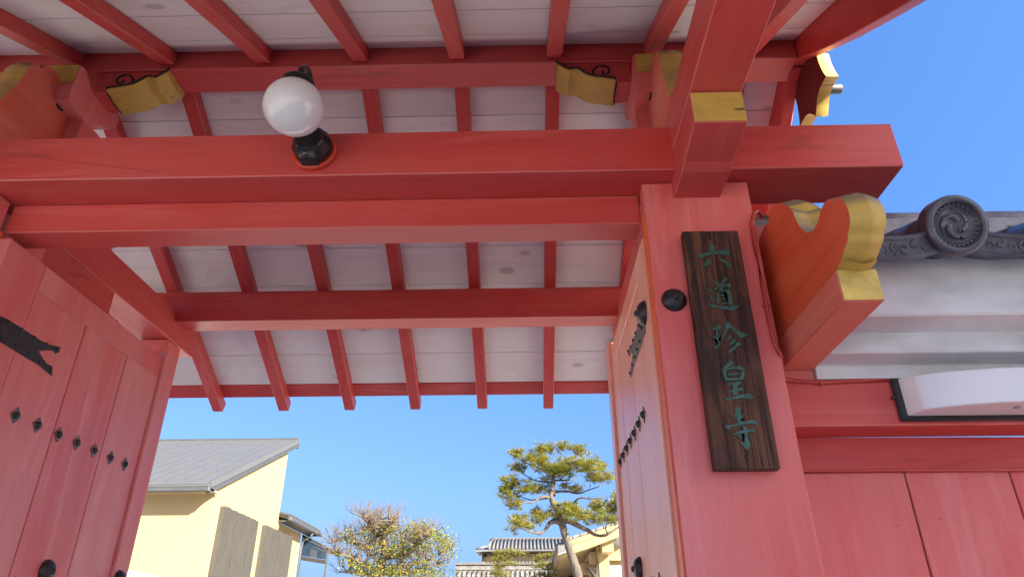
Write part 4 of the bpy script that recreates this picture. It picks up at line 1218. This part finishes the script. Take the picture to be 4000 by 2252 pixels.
b = B(); prism(b, [(19.18, zr(19.18)+0.022), (25.97, zr(25.97)+0.022), (25.97, zr(25.97)+0.19), (19.18, zr(19.18)+0.19)], 'X', GX+0.102, GX+0.16); obj("verge_flashing", b, METAL_ROOF, roof)
b = B(); box(b, -17.2, GX+0.13, 19.205, 19.75, zr(19.22)-0.05, zr(19.22)+0.005); obj("soffit", b, CREAM_WALL, house)
b = B(); box(b, -17.2, GX+0.15, 19.05, 19.20, zr(19.2)-0.10, zr(19.2)+0.10); gt = obj("gutter", b, GUTTER, house, bevel=0.02)
b = B(); box(b, -17.2, GX+0.155, 19.035, 19.049, zr(19.2)+0.03, zr(19.2)+0.06); obj("gutter_lip", b, METAL_ROOF, gt)
for y0, y1 in ((20.36, 23.10), (23.86, 26.72)):
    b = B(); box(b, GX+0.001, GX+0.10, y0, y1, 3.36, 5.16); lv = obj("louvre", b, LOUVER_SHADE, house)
    n = 15
    w = (y1-y0)/n
    first = None
    for k in range(n):
        yc = y0 + (k+0.5)*w
        if first is None:
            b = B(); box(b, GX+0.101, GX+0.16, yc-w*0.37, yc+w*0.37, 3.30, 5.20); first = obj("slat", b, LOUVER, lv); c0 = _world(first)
        else:
            put(first, c0 + Vector((rnd.uniform(-.006, .006), k*w, rnd.uniform(-.012, .012))), lv)
    for z in (3.45, 5.0):
        b = B(); box(b, GX+0.085, GX+0.118, y0, y1, z, z+0.09); obj("louvre_rail", b, LOUVER_SHADE, lv)
    b = B(); box(b, GX+0.001, GX+0.15, y0-0.03, y0-0.002, 3.32, 5.20); obj("louvre_frame", b, LOUVER, lv)
# lower wing with a gutter along its eave
b = B(); prism(b, [(GX+0.42, 5.60), (GX+0.42, 5.70), (-13.0, 7.0), (-13.0, 6.88)], 'Y', 25.31, 29.10); wr = obj("wing_roof", b, DARK_TIMBER, house)
y = 25.34
first = None
while y < 29.0:
    if first is None:
        b = B(); tube(b, [(GX+0.46, y, 5.715), (-10.5, y, 6.28)], 0.055, 8); first = obj("wing_roof_tile", b, DARK_TIMBER, wr); c0 = _world(first); y00 = y
    else:
        put(first, c0 + Vector((0, y-y00, 0)), wr)
    y += 0.26
b = B(); box(b, GX+0.40, GX+0.55, 25.05, 29.12, 5.52, 5.68); obj("gutter", b, GUTTER, house, bevel=0.03)
b = B(); box(b, GX+0.001, GX+0.40, 25.31, 29.05, 5.53, 5.58); obj("soffit", b, LOUVER, house)
b = B(); tube(b, [(GX+0.47, 28.0, 5.52), (GX+0.40, 28.05, 5.40), (GX+0.10, 28.16, 5.28), (GX+0.06, 28.16, 5.0), (GX+0.06, 28.16, 0.1)], 0.055, 10); obj("downpipe", b, GUTTER, house)
# glazed canopy beyond the wing
can = thing("glass_canopy", "small dark framed glass canopy behind the end of the yellow house", "canopy", (-8.0, 29.5, 0))
b = B(); prism(b, [(-9.0, 5.50), (-7.95, 5.02), (-7.95, 5.04), (-9.0, 5.52)], 'Y', 28.70, 30.50); obj("pane", b, CANOPY_GLASS, can)
b = B(); prism(b, [(-9.0, 4.78), (-7.97, 4.62), (-7.97, 4.97), (-9.0, 5.44)], 'Y', 28.70, 28.715); obj("pane", b, CANOPY_GLASS, can)
b = B(); prism(b, [(-9.0, 4.62), (-7.97, 4.46), (-7.97, 4.60), (-9.0, 4.76)], 'Y', 28.66, 28.73); obj("crossbar", b, DARK_TIMBER, can)
b = B()
for y in (28.66, 29.55, 30.50):
    prism(b, [(-9.0, 5.45), (-7.90, 4.95), (-7.90, 5.07), (-9.0, 5.57)], 'Y', y, y+0.07)
box(b, -7.95, -7.87, 28.66, 30.57, 4.90, 5.08)
obj("canopy_frame", b, DARK_TIMBER, can)
b = B(); tube(b, [(-7.91, 28.72, 4.92), (-7.91, 28.72, 0.0)], 0.045, 10); obj("post", b, GUTTER, can)

b = B(); box(b, -6.35, -6.0, 7.6, 16.0, 0.0, 2.62)
tag(obj("low_wall", b, PLASTER, bevel=0.02), "pale grey boundary wall in front of the yellow house, beside the open door", "wall")

# ---------------------------------------------------------------- gabled temple hall at the right
hall = thing("temple_hall", "gabled temple hall of pale timber and white plaster behind the pine", "hall", (6.0, 33, 0))
def zh(x):
    t = (x-1.15)
    return 4.62 + 0.245*t + 0.028*t*t
HX = [1.10, 1.6, 2.2, 2.9, 3.6, 4.4, 5.2, 6.0]
left = [(x, zh(x)) for x in HX]
right = [(12.0-x, z) for x, z in reversed(left[:-1])]
und = left + right
b = B(); prism(b, und + [(x, z+0.30) for x, z in reversed(und)], 'Y', 27.06, 41.0); hr = obj("roof", b, FAR_TILE, hall)
b = B(); prism(b, [(x, z-0.012) for x, z in und] + [(x, z-0.002) for x, z in reversed(und)], 'Y', 27.07, 40.9); obj("soffit_boards", b, PLASTER, hr)
for side in (0, 1):
    pts = [(x if not side else 12.0-x, zh(x)) for x in [1.52] + HX[1:]]
    w = [0.30, 0.30, 0.29, 0.28, 0.27, 0.26, 0.25, 0.25]
    b = B(); prism(b, [(x, z+0.335) for x, z in pts] + [(x, z+0.335-q*0.55) for (x, z), q in reversed(list(zip(pts, w)))], 'Y', 26.90, 27.05); obj("bargeboard", b, HALL_WOOD, hr)
    b = B(); prism(b, [(x, z+0.335-q*0.56) for (x, z), q in zip(pts, w)] + [(x, z+0.02-q*0.55) for (x, z), q in reversed(list(zip(pts, w)))], 'Y', 26.94, 27.052); obj("bargeboard", b, HALL_WOOD, hr)
    n = 16
    for k in range(n):
        xa = 1.35 + k*0.29
        x0, x1 = xa, xa+0.27
        if side:
            x0, x1 = 12.0-x1, 12.0-x0
        za, zc = zh(x0 if not side else 12-x0), zh(x1 if not side else 12-x1)
        b = B(); prism(b, [(x0, za+0.345), (x1, zc+0.345), (x1, zc+0.445), (x0, za+0.455)], 'Y', 26.86, 27.20); obj("verge_tile", b, OLD_TILE, hr, bevel=0.02)
b = B(); box(b, 5.75, 6.25, 26.9, 41.0, zh(6.0)+0.30, zh(6.0)+0.85); obj("ridge_tiles", b, FAR_TILE, hr, bevel=0.03)
b = B()
for k in range(50):
    y = 27.25 + k*0.275
    tube(b, [(1.06, y, zh(1.1)+0.30), (2.2, y, zh(2.2)+0.33), (3.6, y, zh(3.6)+0.33), (5.7, y, zh(5.7)+0.33)], 0.075, 6)
obj("roof_tiles", b, FAR_TILE, hr, kind="stuff")
b = B(); box(b, 1.09, 1.20, 27.10, 40.9, zh(1.15)-0.06, zh(1.15)+0.22); obj("eave_board", b, HALL_SHADE_WOOD, hr)
k = 0
first = None
y = 27.5
while y < 40.6:
    if first is None:
        b = B(); prism(b, [(1.22, zh(1.2)-0.11), (3.4, zh(3.4)-0.11), (3.4, zh(3.4)-0.014), (1.22, zh(1.2)-0.014)], 'Y', y-0.05, y+0.05); first = obj("rafter", b, HALL_WOOD, hr); c0 = _world(first); y00 = y
    else:
        put(first, c0 + Vector((0, y-y00, 0)), hr)
    y += 0.6
b = B()
prism(b, [(2.75, 0.6), (9.25, 0.6), (9.25, zh(2.75)-0.10), (6.0, zh(6.0)-0.02), (2.75, zh(2.75)-0.10)], 'Y', 28.35, 28.50)
box(b, 2.75, 2.90, 28.5, 40.5, 0.6, zh(2.75)-0.10)
obj("wall", b, PLASTER, hall)
b = B(); box(b, 2.4, 9.6, 28.0, 40.9, 0.0, 0.6); obj("stone_base", b, STONE, hall)
for x in (2.66, 5.80, 8.94):
    b = B(); box(b, x, x+0.40, 28.00, 28.40, 0.6, 4.80 if x < 3 else 5.4); obj("pillar", b, HALL_WOOD, hall, bevel=0.02)
b = B(); box(b, 2.62, 9.38, 28.10, 28.34, 4.46, 4.98); obj("tie_beam", b, HALL_WOOD, hall, bevel=0.02)
b = B(); box(b, 2.68, 9.32, 28.30, 28.348, 4.33, 4.455); obj("tie_beam", b, HALL_SHADE_WOOD, hall, bevel=0.01)
for x in (2.74, 8.87):
    b = B(); box(b, x, x+0.43, 27.25, 28.0, 4.66, 5.12); obj("beam_end", b, HALL_WOOD, hall, bevel=0.02)
for y in (31.0, 34.0, 37.0, 40.0):
    b = B(); box(b, 2.60, 2.76, y-0.18, y+0.18, 0.6, 4.9); obj("pillar", b, HALL_SHADE_WOOD, hall, bevel=0.02)
b = B(); box(b, 2.35, 2.62, 28.2, 40.7, 4.40, 4.80); obj("eave_beam", b, HALL_SHADE_WOOD, hall, bevel=0.02)
b = B(); box(b, 2.05, 2.66, 28.9, 29.2, 4.05, 4.52); obj("bracket", b, HALL_SHADE_WOOD, hall, bevel=0.05)
b = B(); tube(b, [(2.22, 27.9, 4.22), (2.75, 27.9, 3.55)], 0.06, 8); tube(b, [(2.36, 27.9, 4.10), (2.46, 27.9, 4.17), (2.56, 27.9, 4.12)], 0.025, 6)
obj("diagonal_stay", b, DARK_TIMBER, hall)

# ---------------------------------------------------------------- long tiled roof and tiled house farther back
ann = thing("tiled_building", "low building under a long mottled grey tile roof, behind the young pines", "building", (0, 41, 0))
b = B(); prism(b, [(36.6, 3.35), (40.2, 5.22), (43.8, 3.35), (43.8, 3.20), (36.6, 3.20)], 'X', -3.9, 9.0); rr = obj("roof", b, OLD_TILE, ann)
b = B(); V, Fc = [], []
for k in range(50):
    x = -3.75 + k*0.26
    segs = 11
    for s in range(segs):
        y0 = 36.55 + s*3.45/segs
        y1 = y0 + 3.45/segs + 0.03
        z0 = 3.35 + (y0-36.6)*0.5195 + 0.035; z1 = 3.35 + (y1-36.6)*0.5195 + 0.02
        tube(b, [(x + rnd.uniform(-.012, .012), y0, z0), (x + rnd.uniform(-.012, .012), y1, z1)], [0.085, 0.075], 6)
obj("roof_tiles", b, leaf_mat("mottled_tile_courses", [(0.0, (0.08, 0.08, 0.082)), (0.5, (0.15, 0.145, 0.137)), (0.8, (0.26, 0.245, 0.22)), (1.0, (0.11, 0.105, 0.10))]), rr, kind="stuff")
b = B(); box(b, -3.95, 9.0, 40.0, 40.42, 5.15, 5.48); box(b, -3.95, 9.0, 39.95, 40.47, 5.25, 5.29); rg = obj("ridge", b, OLD_TILE, rr)
b = B(); box(b, -3.98, 9.0, 39.92, 40.50, 5.50, 5.56); 
obj("ridge_cap", b, OLD_TILE, rr)
first = None
for k in range(60):
    x = -3.9 + k*0.19
    if first is None:
        b = B(); tube(b, [(x, 39.90, 5.60), (x, 40.5, 5.60)], 0.06, 7); first = obj("ridge_tile", b, FAR_TILE, rr); c0 = _world(first)
    else:
        put(first, c0 + Vector((k*0.19, 0, 0)), rr)
b = B(); box(b, -3.6, 8.8, 37.3, 43.2, 0.0, 3.3); obj("wall", b, BEIGE, ann)

far = thing("tiled_house", "two storey house with grey tile roof and beige walls, farthest back behind the pines", "house", (0, 58, 0))
b = B(); prism(b, [(55.0, 8.02), (58.2, 9.15), (61.4, 8.02), (61.4, 7.90), (55.0, 7.90)], 'X', -3.05, 9.0); fr = obj("roof", b, FAR_TILE, far)
b = B()
for k in range(42):
    x = -2.95 + k*0.285
    tube(b, [(x, 54.95, 8.06), (x, 58.0, 9.14)], 0.085, 6)
obj("roof_tiles", b, FAR_TILE, fr, kind="stuff")
b = B(); box(b, -3.10, 9.0, 57.95, 58.5, 9.10, 9.26); obj("ridge", b, FAR_TILE, fr)
b = B(); bm_v = [b.verts.new(p) for p in ((-3.05, 55.0, 8.02), (-3.05, 57.2, 8.62), (-3.9, 58.6, 8.22), (-3.95, 54.9, 7.98), (-3.05, 55.0, 7.90), (-3.05, 57.2, 7.90), (-3.9, 58.6, 7.98), (-3.95, 54.9, 7.86))]
for q in ((0, 1, 2, 3), (7, 6, 5, 4), (0, 3, 7, 4), (3, 2, 6, 7), (2, 1, 5, 6), (1, 0, 4, 5)):
    b.faces.new([bm_v[i] for i in q])
obj("hip_roof", b, FAR_TILE, fr)
b = B(); tube(b, [(-3.0, 55.3, 8.30), (-3.9, 54.92, 8.06)], 0.10, 8); tube(b, [(-2.78, 57.95, 9.2), (-3.05, 55.2, 8.30)], 0.09, 8); obj("hip_tiles", b, FAR_TILE, fr, kind="stuff")
b = B(); box(b, -3.55, 9.0, 56.0, 61.0, 0.0, 7.62); obj("wall", b, BEIGE, far)
b = B(); box(b, -3.55, 9.0, 56.15, 61.0, 7.622, 8.0); obj("upper_wall", b, DARK_TIMBER, far)
b = B(); box(b, -3.6, 9.0, 55.1, 56.1, 7.84, 7.92); obj("soffit", b, DARK_TIMBER, far)
b = B(); tube(b, [(-3.45, 55.9, 7.9), (-3.45, 55.9, 5.0)], 0.07, 8); obj("downpipe", b, HALL_SHADE_WOOD, far)
for k in range(12):
    x = -3.2 + 0.95*k
    b = B(); box(b, x, x+0.85, 56.08, 56.14, 7.64, 7.82); w_ = obj("window", b, BEIGE, far)
    b = B(); box(b, x+0.40, x+0.44, 56.05, 56.08, 7.63, 7.86); obj("frame", b, DARK_TIMBER, w_)

# ---------------------------------------------------------------- the building across the street, unseen behind the viewpoint, sized to shade the gate
opp = thing("street_building", "narrow rendered three storey building across the street, unseen, sized to shade the gate", "building", (7.8, -6, 0))
b = B(); box(b, 5.0, 11.2, -8.6, -5.0, 0.0, 9.25); obj("wall", b, PLASTER, opp)
b = B(); box(b, 4.9, 11.3, -8.7, -4.9, 9.25, 9.36); obj("roof_edge", b, GUTTER, opp)
for fl in range(3):
    for k in range(2):
        x = 5.8 + 2.8*k
        b = B(); box(b, x, x+1.5, -4.995, -4.95, 0.9+2.9*fl, 2.4+2.9*fl); w_ = obj("window", b, GUTTER, opp)
        b = B(); box(b, x+0.08, x+1.42, -4.949, -4.93, 0.98+2.9*fl, 2.32+2.9*fl); obj("pane", b, GLASS_DARK, w_)
